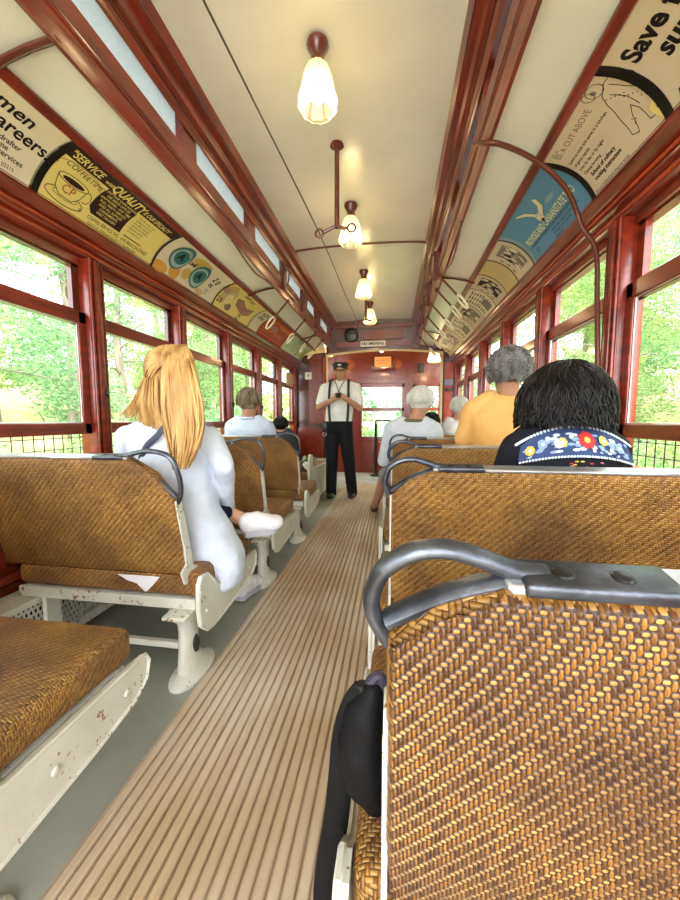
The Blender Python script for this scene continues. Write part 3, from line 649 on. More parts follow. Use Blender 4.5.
# --- left wall
def d1(A, L):
    A.text('men', L-.215, .70, .066, INK, .02, sx=1.05); A.text('careers.', L-.205, .47, .066, INK, .02, sx=1.0)
    smalltext(A, L-.245, .34, ['technical drafter', 'the part-time', 'placement services', 'on.'], .026, INK, .085, bold=.012)
    A.text('Street, Boston, MA 02215', L-.245, .06, .017, INK)
def d2(A, L):
    A.rect(.0, L, .76, 1, DBR, 1); A.text('"SERVICE', .035, .80, .047, YCARD, .022, sx=.8); A.text('with', .205, .81, .026, YCARD, .02); A.text('QUALITY', .248, .775, .060, YCARD, .03, sx=.78); A.text('IS OUR SPECIALTY"', .445, .80, .036, YCARD, .02, sx=.66)
    # cup on saucer
    A.ring(.13, .16, .085, .10, .003, DBR); A.ring(.13, .19, .055, .05, .002, DBR)
    A.poly([(.062, .46), (.075, .26), (.10, .17), (.16, .17), (.185, .26), (.198, .46)], YCARD, 3); A.line([(.062, .46), (.075, .26), (.10, .17), (.16, .17), (.185, .26), (.198, .46)], .0028, DBR, 4)
    A.ell(.13, .46, .068, .075, YCARD, 4); A.ring(.13, .46, .068, .075, .0028, DBR, 5); A.ell(.13, .45, .050, .045, DBR, 5)
    A.ring(.205, .36, .022, .10, .003, DBR, 4, -110, 110); A.text('CP', .100, .24, .048, REDI, .0, lay=6)
    A.text('COFFEETIME', .055, .64, .034, DBR, .0, sx=.95, rot=-.05); A.ring(.13, .62, .10, .13, .002, DBR, 2, 20, 200)
    A.poly([(.245, .78), (.42, .78), (.435, .70), (.43, .20), (.255, .20), (.235, .30), (.24, .70)], DBR, 1)
    smalltext(A, .335, .69, ['WE DO OUR OWN ROASTING', 'WE SERVE OFFICES', 'ANYWHERE - ANY TIME', 'FULL PARTY SERVICE', 'AND ALL SUPPLIES', 'CONDIMENTS', 'FAST DELIVERY'], .0165, YCARD, .073, 'CENTER', bold=.01)
    smalltext(A, .46, .66, ['Call for a free trial', 'coffee and service', 'any office any size', 'tea and hot drinks', 'ask your driver', 'or write to us'], .0155, DBR, .07)
    A.rect(.455, .58, .205, .225, DBR); A.text('COFFEE SERVICE INC.  6 N. BEACON STREET', .25, .10, .023, DBR, .008, sx=.86); A.text('NATICK, MASSACHUSETTS  TELEPHONE', .26, .02, .017, DBR)
    A.text('*', .20, .06, .04, DBR)
def can(A, u, t, rot):
    A.ell(u, t, .082, .36, TEAL, 3, rot); A.ell(u+.004, t-.03, .070, .29, LTEAL, 4, rot); A.ell(u+.008, t+.0, .058, .22, TEAL, 5, rot); A.ring(u, t, .082, .36, .003, GREY, 6, rot=rot)
    A.text('A', u-.022, t-.10, .075, INK, .03, lay=6); A.ring(u+.005, t+.10, .045, .10, .003, WHITE, 6, 20, 160, rot)
def d3(A, L):
    for (u, t, a, b, m_) in ((.07, .10, .07, .12, ORN), (.20, .18, .05, .18, ORN), (.35, .78, .10, .13, MUS), (.24, .62, .05, .1, TAN), (.50, .1, .05, .08, TAN), (.30, .3, .04, .16, MUS)): A.ell(u, t, a, b, m_, 1)
    can(A, .165, .58, -.15); can(A, .41, .45, .1); A.text('x6', .265, .55, .05, DBR, .02, lay=6)
    A.text('2 0', .545, .58, .062, INK, .03, rot=-.2); A.text('oz', .55, .38, .050, INK, .03); smalltext(A, .55, .22, ['salted', 'nuts'], .02, DBR)
def d4(A, L):
    A.ell(.13, .55, .10, .30, TAN, 1); A.ell(.17, .42, .05, .20, YCARD, 2); A.ell(.10, .80, .06, .14, MUS, 2); A.ell(.06, .66, .05, .15, PINK, 2); A.ell(.22, .20, .05, .12, GREY, 2); A.ring(.16, .42, .035, .13, .008, WHITE, 3)
    P_ = [(.26, .62), (.34, .70), (.42, .55), (.50, .50), (.60, .62), (.58, .34), (.49, .24), (.40, .30), (.30, .42)]; A.poly(P_, PINK, 2); A.line(P_, .004, DBR, 3, True)
    for k in range(6): A.line([(.31+.04*k, .60-.05*k+.01*k*k), (.33+.04*k, .42-.05*k+.01*k*k)], .005, DBR, 4)
    A.text('HAPPY DAY', .27, .82, .040, DBR, .02, rot=-.05); A.text('THE', .42, .12, .035, DBR, .02); A.text('FAIR', .40, .0, .03, DBR, .02); A.text('2/6', .03, .18, .06, DBR, .02)
def d5(A, L):
    A.rect(0, .24, 0, 1, CREAMI, 1); A.text('NOW', .06, .70, .06, INK, .02); A.text('OPEN', .06, .50, .05, INK, .02); A.rect(.235, .25, 0, 1, INK, 3)
    for k in range(7): A.rect(.26, L-.02, .10+.12*k, .13+.12*k, PINK, 2)
    A.text('VISIT THE MUSEUM', .35, .72, .07, ORN, .01); A.text('TROLLEY RIDES DAILY', .33, .30, .06, ORN, .01); A.ell(.55, .55, .12, .12, PINK, 2)
def d6(A, L):
    for (u, t) in ((.20, .6), (.45, .55), (.70, .5)): A.ring(u, t, .11, .36, .006, GRN); A.ring(u, t, .07, .22, .004, INK)
    A.text('GREEN', .30, .80, .06, GRN, .02); A.rect(.86, .99, 0, 1, ink('lime', (.35, .55, .15)), 2); A.text('2', .60, .12, .10, REDI, .02)
card(-1, .52, 1.262, CREAMI, 'white advertising card reading men careers beside the coffee card', d1, False)
card(-1, 1.262, 1.955, YCARD, 'yellow and brown advertising card with coffee cup reading service with quality', d2, band=.030)
card(-1, 1.955, 2.66, CREAMI, 'cream advertising card showing two round teal cans among nuts', d3)
card(-1, 2.66, 3.34, YCARD, 'mustard yellow advertising card with a pinkish ribbon banner', d4)
card(-1, 3.34, 4.37, REDI, 'red advertising card with a white end panel near the hand straps', d5)
card(-1, 4.37, 5.36, PALEG, 'pale green advertising card with circles at the far end', d6)
# --- right wall (reading towards the camera)
def e1(A, L):
    A.text('Save for', .035, .66, .070, INK, .035); A.text('sunny', .085, .42, .070, INK, .035); A.text('days.', .125, .20, .070, INK, .035, shear=.2); A.text('Buy U.S. Savings Bonds', .045, .04, .030, INK, .012, shear=.2)
def e2(A, L):
    J = .0022
    A.text('BE A', L-.10-.26, .88, .02, GREY)
    # jacket outline with rolled collar
    o = [(.235, .66), (.255, .78), (.30, .86), (.345, .84), (.355, .66), (.345, .50), (.33, .30), (.315, .12), (.285, .14), (.28, .34), (.27, .44), (.25, .34), (.235, .14), (.21, .18), (.215, .42)]
    o = [(u-.06+.12, t) for u, t in o]
    A.line(o, J, INK, 2, True); A.line([(.33, .72), (.345, .55), (.35, .36)], J, INK); A.line([(.36, .80), (.37, .62), (.385, .50)], J, INK); A.ring(.33, .90, .026, .09, J, INK); A.ring(.305, .92, .016, .07, J, INK); A.ell(.322, .90, .008, .035, GREY)
    for k in range(16): A.ell(.30+.1*((k*37) % 10)/10, .25+.5*((k*53) % 16)/16, .002, .008, INK)
    A.poly([(.355, .22), (.385, .30), (.375, .18), (.40, .08), (.385, .0), (.365, .12)], YCARD, 3)
    smalltext(A, .035, .80, ['BE A CUT ABOVE'], .030, GREY); smalltext(A, .03, .62, ['Learn to cook and serve in a kitchen', 'of good repute', 'train by day or by night', 'Classes forming'], .0165, INK, .095, bold=.008)
    smalltext(A, .05, .24, ['School of culinary', 'cooking instructors'], .020, INK, .085, bold=.03); A.text('See our school and enquire today', .02, .03, .015, INK)
def e3(A, L):
    A.rect(.0, .045, 0, 1, BLUE2, 2)
    # bird made of two pale wings and a body
    A.poly([(.30, .58), (.27, .76), (.235, .90), (.245, .93), (.29, .82), (.315, .62)], CREAMI, 2); A.poly([(.32, .58), (.37, .70), (.40, .86), (.415, .80), (.39, .62), (.335, .50)], CREAMI, 2); A.poly([(.29, .62), (.33, .62), (.335, .48), (.31, .42), (.285, .50)], CREAMI, 2)
    A.line([(.30, .58), (.27, .76), (.235, .90), (.245, .93), (.29, .82), (.315, .62)], .003, GRN, 3, True); A.line([(.32, .58), (.37, .70), (.40, .86), (.415, .80), (.39, .62), (.335, .50)], .003, GRN, 3, True); A.ell(.31, .45, .012, .04, DBR, 3)
    A.poly([(.50, .62), (.44, .66), (.40, .58), (.47, .55)], BLUE2, 2)
    A.text('HOUSATONIC AND CANAAN TROLLEY', .575, .33, .047, mat('ink_pale_yellow', (.72, .74, .42), .4), .02, sx=-.85 if False else .62, lay=3) if False else A.text('PROVIDES AND CANAANSTATE TOO', .07, .32, .050, mat('ink_pale_yellow', (.72, .74, .42), .4), .02, sx=.60, lay=3)
    A.text('THANKS FOR SERVING TODAY IN OUR CLEAN AIR', .08, .24, .020, INK, .01); smalltext(A, .30, .16, ['BRING THE FAMILY ALONG AND SEE', 'THE SIGHTS OF THE LINE', 'EVERY DAY'], .015, INK, .07); A.ring(.12, .13, .02, .05, .002, INK); A.text('FLY', .105, .11, .02, INK)
def photo(m1):
    def f(A, L):
        rnd = random.Random(int(L*1000)); A.rect(L*.30, L*.86, .16, .86, m1, 1)
        for k in range(26):
            u = L*(.32+.5*rnd.random()); t = .2+.6*rnd.random(); A.ell(u, t, L*.05*(.4+rnd.random()), .09*(.4+rnd.random()), [INK, GREY, PAPER, CREAMI][k % 4], 2+k % 3)
        for k in range(3): A.rect(L*.12, L*(.18+.0*k), .2+.2*k, .3+.2*k, GREY, 2)
    return f
def cols(A, L):
    rnd = random.Random(3)
    for c_ in range(3):
        for k in range(9): A.rect(L*(.15+.27*c_), L*(.15+.27*c_+.12+.09*rnd.random()), .12+.09*k, .155+.09*k, INK, 1)
    A.rect(L*.45, L*.8, .1, .45, GREY, 2)
card(1, .50, 1.262, PAPER, 'tan advertising card with big black letters reading save and sunny', e1, False)
card(1, 1.262, 1.66, PAPER, 'tan advertising card with a line drawing of a chef jacket', e2, band0=False)
A_ = None
card(1, 1.66, 2.29, BLUE, 'blue advertising card with a pale flying bird', e3, band=.014)
card(1, 2.29, 2.55, PAPER, 'tan advertising card with dark photograph next to the blue card', photo(GREY), band=.014)
card(1, 2.55, 2.78, MUS if False else ink('straw', (.62, .48, .24)), 'plain straw yellow advertising card between two photograph cards', lambda A, L: A.rect(L*.3, L*.7, .35, .6, TAN), band=.012)
card(1, 2.78, 3.06, PAPER, 'tan advertising card with dark round picture beyond the plain straw card', photo(INK), band=.012)
card(1, 3.06, 3.42, CREAMI, 'pale advertising card with columns of dark print', cols, band=.012)
card(1, 3.42, 3.84, PAPER, 'advertising card with scattered dark pictures near the ivory straps', photo(GREY), band=.012)
card(1, 3.84, 4.38, CREAMI, 'advertising card with dark print behind the ivory straps, next to last', cols, band=.014)
card(1, 4.38, 5.36, PAPER, 'last advertising card before the bulkhead on the blue card side', photo(GREY), band=.018)
# black divider bands lying between the first cards on the right
for y_, w_, lb in ((1.262, .030, 'black curved divider band between the sunny days card and the chef card'), (1.66, .024, 'black curved divider band between the chef card and the blue card')):
    vs = []; fs = []
    for k in range(15):
        for q in (-w_/2, w_/2):
            for off in (.0045, .0075): x, z = cove(1, k/14, off); vs.append((x, y_+q, z))
    for k in range(14):
        a = k*4; b = a+4; fs += [(a, a+1, b+1, b), (a+1, a+3, b+3, b+1), (a+3, a+2, b+2, b+3), (a+2, a, b, b+2)]
    fs += [(0, 1, 3, 2), (56, 57, 59, 58)]
    tag(MB().add(vs, fs).build('divider_band', INK), lb, 'divider band')

# ---------------------------------------------------------------- ceiling lamps
def lamp(loc, label, k=1., en=BULB, grp=None):
    e = empty('ceiling_lamp', loc, label, 'lamp', grp)
    MB().lathe([(0, 0), (.048*k, 0), (.050*k, -.012*k), (.040*k, -.030*k), (.030*k, -.050*k), (.030*k, -.075*k), (.038*k, -.085*k), (.036*k, -.10*k), (0, -.10*k)], seg=24).build('lamp_holder', DRED, e)
    MB().lathe([(.034*k, -.085*k), (.052*k, -.108*k), (.064*k, -.145*k), (.074*k, -.200*k), (.086*k, -.236*k), (.088*k, -.252*k), (.078*k, -.270*k), (.060*k, -.282*k)], seg=48, flute=.035, nf=12).build('lamp_shade', SHADE, e, smooth=60)
    MB().ball((0, 0, -.20*k), (.034*k, .034*k, .044*k), 16, 12).build('bulb', GLOW, e)
    l = bpy.data.lights.new('lamp_light', 'POINT'); l.energy = en; l.color = (1, .72, .40); l.shadow_soft_size = .05; o = bpy.data.objects.new('lamp_light', l); COL.objects.link(o); o.parent = e; o.location = (0, 0, -.30*k); return e
lamp((XC-.006, 1.495, 2.492), 'glowing fluted glass ceiling lamp nearest the camera, hanging alone', .90)
lamp((XC, 2.56, 2.495), 'glowing fluted glass ceiling lamp beside the ringed cord hanger', .95)
lamp((XC, 3.66, 2.495), 'glowing fluted glass ceiling lamp second from the bulkhead', .95)
lamp((XC, 4.62, 2.495), 'glowing fluted glass ceiling lamp closest to the bulkhead', .95)
lamp((.62, 5.70, 2.20), 'pale glass vestibule lamp beyond the arch above the white-haired man', 1.1, 3)
lamp((-1.05, 5.75, 2.26), 'vestibule lamp beyond the arch above the conductor', .8, 3)
# bare bulb over the small lit sign
e = empty('sign_bulb', (-.19, YB+.20, 2.115), 'bare glowing bulb above the small lit sign in the arch', 'bulb')
MB().ball((0, 0, -.03), .035, 14, 10).build('bulb', GLOW, e); MB().lathe([(0, .03), (.025, .03), (.028, 0), (.02, -.01), (0, -.01)]).build('bulb_socket', DRED, e)
MB().tube([(0, 0, .02), (0, .0, .14), (0, .04, .30)], .006, 8).build('bracket', DRED, e)
l = bpy.data.lights.new('sign_light', 'POINT'); l.energy = 6; l.color = (1, .62, .30); l.shadow_soft_size = .04; o = bpy.data.objects.new('sign_light', l); COL.objects.link(o); o.parent = e; o.location = (0, -.02, -.09)

# bell-cord hangers and the cord
def hanger(y, z1, label):
    e = empty('cord_hanger', (XC-.012, y, 2.497), label, 'cord hanger')
    MB().lathe([(0, 0), (.036, 0), (.038, -.008), (.024, -.018), (.014, -.026), (0, -.026)], seg=20).build('rosette', DRED, e)
    MB().tube([(0, 0, -.02), (0, 0, z1-2.497)], .014, 12).build('rod', DRED, e)
    dz = z1-2.497
    f = MB().tube(smoothpath([(-.075, 0, dz-.02), (-.04, 0, dz-.004), (0, 0, dz+.008), (.035, 0, dz-.004), (.055, 0, dz-.006)], 4), .010, 8)
    f.build('fork', DRED, e)
    for x_ in (-.10, .082): MB().tube(arc((x_, dz-.022 if x_ < 0 else dz-.006), .022, 0, 345, 18), .0055, 8, closed=True).build('ring', DRED, e)
hanger(2.02, 2.065, 'dark red cord hanger rod with two rings beneath the ceiling, nearer one')
hanger(4.12, 2.14, 'dark red cord hanger rod with two rings near the bulkhead')
cp = [(XC-.24, -.6, 2.12), (XC-.205, .6, 2.085), (XC-.112, 2.02, 2.043), (XC-.112, 3.0, 2.075), (XC-.112, 4.12, 2.118), (-.50, 4.8, 2.09), (-.42, 5.1, 2.13), (-.36, 5.34, 2.20)]
tag(MB().tube(smoothpath(cp, 8), .0032, 6).build('bell_cord', mat('cord', (.10, .09, .07), .7)), 'thin bell cord running under the ceiling to the bulkhead', 'cord')

# ---------------------------------------------------------------- grab pole, spring rods, hand straps
gp_ = [(.36, 1.86, 2.09), (.372, 1.86, 2.115), (.42, 1.85, 2.115), (.50, 1.83, 2.085), (.60, 1.80, 2.035), (.68, 1.77, 1.975), (.74, 1.76, 1.90), (.775, 1.75, 1.83), (.80, 1.745, 1.76), (.835, 1.74, 1.70), (.845, 1.74, 1.64), (.848, 1.73, 1.4), (.848, 1.72, 1.1), (.848, 1.71, .81)]
gp = [tuple(onX(px, py, X)) for px, py, X in ((475, 144, .318), (487, 143, .345), (503, 145, .405), (530, 157, .53), (553, 174, .63), (568, 192, .705), (576, 210, .76), (582, 228, .79), (593, 243, .83), (597, 262, .845), (597, 300, .85), (597, 380, .85))]+[(.85, 1.66, .83)]
q = empty('grab_pole', gp[-1], 'brown curved grab pole arching across the chef card and down the window post', 'grab pole')
MB().tube([Vector(p)-Vector(gp[-1]) for p in smoothpath(gp, 5)], .0098, 10).build('pole', BROWN, q)
MB().lathe([(0, .0), (.028, 0), (.03, -.012), (.012, -.03), (0, -.03)], seg=16, M=Matrix.Translation((0, 0, .014))).build('foot_flange', BROWN, q)
def hand_strap(side, y, label, ln=.24, dy=-.06):
    x0 = XC+side*.655; z0 = 2.085; e = empty('hand_strap', (x0, y, z0), label, 'hand strap')
    MB().ball((0, 0, 0), .017, 12, 8).build('spring_joint', DRED, e)
    a = Vector((0, 0, 0)); b = Vector((side*ln*.52, dy*.4, -ln*.62)); MB().tube([a, b], .0085, 8, flat=1.4).build('strap', BROWN, e)
    n_ = Vector((side*.62, 0, -.78)); c = b+n_*.060; t = Vector((0, 1, 0)); u = n_
    pts = [c+t*(.044*math.sin(math.radians(k*15)))*(1+.25*math.cos(math.radians(k*15)))+u*(-.062*math.cos(math.radians(k*15))) for k in range(24)]
    MB().tube(pts, .0085, 8, closed=True).build('loop', IVORY, e)
for y, lb in ((3.20, 'ivory-looped hand strap over the red card, first of the left row'), (3.82, 'ivory-looped hand strap, second of the left row above the green card'), (4.36, 'ivory-looped hand strap, third of the left row'), (4.80, 'ivory-looped hand strap, last of the left row by the bulkhead')): hand_strap(-1, y, lb)
for y, lb in ((2.86, 'ivory-looped hand strap, nearest of the right row'), (3.12, 'ivory-looped hand strap, second nearest of the right row'), (3.50, 'ivory-looped hand strap, middle of the right row'), (3.90, 'ivory-looped hand strap, fourth of the right row'), (4.36, 'ivory-looped hand strap, fifth of the right row'), (4.85, 'ivory-looped hand strap, last of the right row by the bulkhead')): hand_strap(1, y, lb)
for side in (-1, 1):
    for k, y in enumerate((3.02, 3.66, 4.3)):
        e = empty('strap_bracket', (XC+side*.640, y, 2.16), 'dark metal strap bracket on the %s roof beam, %s from the camera' % ('coffee card side' if side < 0 else 'blue card side', ('first', 'second', 'third')[k]), 'bracket')
        MB().rbox(-.022, .012, -.012, .012, -.035, .19, .005, 1).build('bracket_plate', BROWN, e)
        MB().tube(smoothpath([(-side*.022, 0, .17), (-side*.05, 0, .13), (-side*.045, 0, .02), (-side*.01, 0, -.03)], 4), .0065, 8).build('bracket_arm', BROWN, e)
        MB().tube([(-side*.05, -.10, .12), (-side*.05, .10, .12)], .006, 8).build('bracket_rod', BROWN, e)
for side, lb in ((-1, 'thin dark rod strung along the beam under the clerestory above the coffee card'), (1, 'thin dark rod strung along the beam under the clerestory above the blue card')):
    x = XC+side*.668; tag(MB().tube(smoothpath([(x, 2.1, 2.085), (x+side*.02, 2.5, 2.06), (x, 2.9, 2.085), (x, 4.2, 2.085), (x, 5.3, 2.085)], 5), .006, 8).build('strap_rail', BROWN), lb, 'rail')

# ---------------------------------------------------------------- bulkhead signs
def flat_text(txt, loc, size, m, parent, name='lettering', bold=.01, rz=0):
    c = bpy.data.curves.new('t', 'FONT'); c.body = txt; c.size = size; c.offset = bold*size; c.extrude = .0008; c.align_x = 'CENTER'; c.align_y = 'CENTER'
    o = bpy.data.objects.new('t', c); COL.objects.link(o); dg = bpy.context.evaluated_depsgraph_get(); me = bpy.data.meshes.new_from_object(o.evaluated_get(dg)); bpy.data.objects.remove(o)
    me.transform(Matrix.Translation(loc) @ Matrix.Rotation(math.pi/2, 4, 'X')); me.materials.clear(); me.materials.append(m)
    ob = bpy.data.objects.new(name, me); COL.objects.link(ob)
    if parent: ob.parent = parent
    return ob
e = empty('no_smoking_sign', (-.31, YB-.045, 2.135), 'white no smoking sign over the arch', 'sign')
MB().rbox(-.185, .185, -.006, .006, -.042, .042, .003, 1).build('sign_plate', mat('sign_white', (.78, .74, .66), .4), e); flat_text('NO SMOKING', (0, -.008, 0), .052, INK, e, bold=.03)
e = empty('round_speaker', (-.64, YB-.045, 2.275), 'round black speaker grille beside the no smoking sign', 'speaker')
MB().lathe([(0, .02), (.09, .018), (.105, .01), (.108, 0), (0, 0)], seg=32, M=Matrix.Rotation(math.pi/2, 4, 'X')).build('housing', BLACK, e)
for k, z_ in enumerate((-.04, 0, .04)): MB().rbox(-.055, .055, -.026, -.018, z_-.008, z_+.008, .003, 1).build('grille_slot', mat('grey_slot', (.12, .13, .13), .5), e)
e = empty('lit_sign', (-.19, YF-.30, 2.02), 'small cream lit notice in a dark frame below the bare bulb', 'sign')
MB().rbox(-.17, .17, 0, .02, -.115, .115, .004, 1).build('sign_frame', DRED, e); MB().box(-.145, .145, -.006, .0, -.09, .09).build('sign_face', mat('notice_orange', (.75, .40, .15), .5), e)
t_ = flat_text('PAY AS YOU\nENTER', (0, -.009, .0), .044, REDI, e)
MB().tube([(0, .02, .0), (0, .26, .0)], .012, 8).build('sign_bracket', DRED, e)
nb = flat_text('4387', (-.29, YF-.035, 1.965), .105, mat('number_cream', (.80, .72, .55), .4), None, 'car_number', .02); tag(nb, 'cream car number 4387 painted on the red end panel', 'number')
for x_, lb in ((-.80, 'dull orange oval lamp lens on the red end panel beside the number, conductor side'), (.06, 'dull orange lamp lens on the red end panel, away from the conductor')):
    e = tag(MB().lathe([(0, .03), (.07, .025), (.095, .01), (.10, 0), (0, 0)], seg=24, M=Matrix.Translation((x_, YF-.001, 2.02)) @ Matrix.Rotation(math.pi/2, 4, 'X')).build('round_lens', mat('lens_orange', (.38, .08, .03), .35)), lb, 'lens')
# switch boxes and small plates
e = empty('switch_box', (-1.30, YB-.045, 1.68), 'white switch box on the dark partition behind the conductor', 'switch box'); MB().rbox(-.055, .055, -.02, .014, -.055, .055, .006, 2).build('cover', mat('sw', (.78, .76, .72), .4), e); MB().rbox(-.008, .008, -.032, -.018, -.015, .015, .002, 1).build('switch', BLACK, e)
e = tag(MB().rbox(.74, .93, YB-.045, YB-.022, 1.50, 1.60, .004, 1).build('notice_plate', mat('violet_plate', (.22, .18, .26), .4)), 'small grey violet notice plate on the partition beside the right windows', 'plate')
e = tag(MB().rbox(.44, .54, YF-.09, YF, 1.86, 2.02, .006, 1).build('junction_box', BLACK), 'small dark junction box on the red end panel under the vestibule lamp', 'box')
e = tag(MB().rbox(-1.525, -1.50, 4.90, 5.18, 1.50, 1.68, .004, 1).build('wall_notice', mat('notice_tan', (.55, .38, .25), .5)), 'small tan notice on the last window pillar of the left wall', 'notice')
# hand brake stand
e = empty('brake_stand', (-.30, 6.25, 0), 'black brake stand with angled handle in front of the end window', 'brake stand')
MB().lathe([(.09, 0), (.09, .02), (.03, .05), (.024, .10), (.022, .90), (.03, .93), (0, .94)], seg=16).build('column', BLACK, e); MB().tube(smoothpath([(0, 0, .92), (.0, 0, .985), (.05, 0, .995), (.22, 0, .99), (.25, 0, .97), (.25, 0, .86)], 5), .014, 8).build('handle', BLACK, e)
MB().rbox(.19, .27, -.03, .03, .80, .88, .01, 2).build('valve', BLACK, e)
e = empty('equipment_cabinet', (-.17, YF-.12, 0), 'orange red cabinet beneath the end window', 'cabinet')
MB().rbox(-.10, .30, -.15, .10, .02, .60, .01, 2).build('body', RED2, e); MB().rbox(-.06, .26, -.165, -.148, .08, .55, .006, 1).build('door', RED, e)

# ---------------------------------------------------------------- people
class Body(MB):
    def cap(s, a, b, ra, rb, seg=14):
        a = Vector(a); b = Vector(b); s.tube([a, b], [ra, rb], seg); s.ball(a, ra, seg, 10); s.ball(b, rb, seg, 10); return s
    def chain(s, pts, rs):
        for k in range(len(pts)-1): s.cap(pts[k], pts[k+1], rs[k], rs[k+1])
        return s
    def loft(s, rings, seg=24):
        """rings: (centre, rx, ry)"""
        vs = []; fs = []; n_ = len(rings)
        for c, rx, ry in rings:
            for j in range(seg):
                a = 2*math.pi*j/seg; ca = math.cos(a); sa = math.sin(a); vs.append((c[0]+rx*math.copysign(abs(ca)**.85, ca), c[1]+ry*math.copysign(abs(sa)**.85, sa), c[2]))
        for k in range(n_-1):
            for j in range(seg): fs.append((k*seg+j, k*seg+(j+1) % seg, (k+1)*seg+(j+1) % seg, (k+1)*seg+j))
        fs.append(tuple(range(seg-1, -1, -1))); fs.append(tuple(range((n_-1)*seg, n_*seg))); return s.add(vs, fs)
    def skin(s, name, m, parent, vox=.009, it=5, wr=0.):
        me = bpy.data.meshes.new(name); me.from_pydata(s.v, [], s.f); bm = bmesh.new(); bm.from_mesh(me); bmesh.ops.recalc_face_normals(bm, faces=bm.faces); bm.to_mesh(me); bm.free()
        o = bpy.data.objects.new(name, me); COL.objects.link(o)
        r = o.modifiers.new('r', 'REMESH'); r.mode = 'VOXEL'; r.voxel_size = vox; q = o.modifiers.new('s', 'SMOOTH'); q.factor = .5; q.iterations = it
        if wr:
            tx = bpy.data.textures.new('wrinkle', 'CLOUDS'); tx.noise_scale = .055; d = o.modifiers.new('d', 'DISPLACE'); d.texture = tx; d.strength = wr; d.mid_level = .5; d.texture_coords = 'LOCAL'
        dg = bpy.context.evaluated_depsgraph_get(); nm = bpy.data.meshes.new_from_object(o.evaluated_get(dg)); bpy.data.objects.remove(o); bpy.data.meshes.remove(me)
        nm.name = name; nm.materials.clear(); nm.materials.append(m); nm.shade_smooth(); ob = bpy.data.objects.new(name, nm); COL.objects.link(ob); ob.parent = parent; return ob
def cloth(name, c, wr=.25, rough=.8, var=.06): return mat(name, c, rough, var=var, scale=14, bump=wr, bscale=16, spec=.15)
def headprims(b, c, k=1., yaw=0., face=1):
    """skull, jaw, nose, ears and neck root; face=+1 looks towards +y"""
    R_ = Matrix.Translation(c) @ Matrix.Rotation(yaw, 4, 'Z') @ Matrix.Diagonal((k, k*face, k, 1))
    b.ball((0, 0, .015), (.074, .092, .095), 22, 16, M=R_); b.ball((0, .022, -.045), (.056, .066, .062), 18, 12, M=R_); b.ball((0, .055, -.085), (.026, .028, .022), 12, 8, M=R_)
    b.ball((0, .098, -.018), (.011, .016, .022), 10, 8, M=R_); b.ball((0, .088, -.052), (.022, .012, .010), 10, 8, M=R_)
    for q in (-1, 1): b.ball((q*.076, -.002, -.01), (.010, .018, .030), 10, 8, M=R_); b.ball((q*.028, .080, .012), (.018, .014, .010), 10, 8, M=R_)
def eyes(parent, c, k=1., face=1):
    for q in (-1, 1): MB().ball((c[0]+q*.028*k, c[1]+face*.087*k, c[2]+.006*k), (.010*k, .006*k, .006*k), 10, 8).build('eye', mat('eye', (.03, .02, .015), .2), parent)
def hand(b, w, d, side, up=(0, 0, 1), curl=.6, k=1.):
    """palm and five fingers from wrist w in direction d"""
    d = Vector(d).normalized(); u = Vector(up); u = (u-d*u.dot(d)).normalized(); sd_ = d.cross(u)*side; w = Vector(w)
    for q in (-.024, -.008, .008, .024): b.cap(w+sd_*q*.7*k, w+d*.075*k+sd_*q*k, .014*k, .011*k, 8)
    for i, q in enumerate((-.027, -.009, .009, .027)):
        ln = (.058, .072, .078, .066)[i]*k; a = w+d*.078*k+sd_*q*k; d1_ = (d*math.cos(curl*.5)-u*math.sin(curl*.5)); d2_ = (d*math.cos(curl*1.4)-u*math.sin(curl*1.4)); m_ = a+d1_*ln*.5; b.cap(a, m_, .0095*k, .009*k, 8); b.cap(m_, m_+d2_*ln*.5, .009*k, .0078*k, 8)
    a = w+d*.022*k+sd_*.022*k; t1 = (d*.7+sd_*.7-u*.2).normalized(); m_ = a+t1*.035*k; b.cap(a, m_, .0125*k, .0105*k, 8); b.cap(m_, m_+(d*.95+sd_*.1-u*.3).normalized()*.034*k, .0105*k, .0088*k, 8)
def strands(name, m, parent, n, fn, r=.003, seg=5, steps=12):
    b = MB()
    for k in range(n):
        pts = fn(k); n_ = len(pts); b.tube(pts, [r*(.55+.6*math.sin(math.pi*min(1, (i+.6)/n_))**.6) for i in range(n_)], seg)
    return b.build(name, m, parent, smooth=80)
def hairmat(name, c, c2, rough=.35): return mat(name, c, rough, col2=c2, scale=28, stretch=(1, 1, .12), spec=.25)
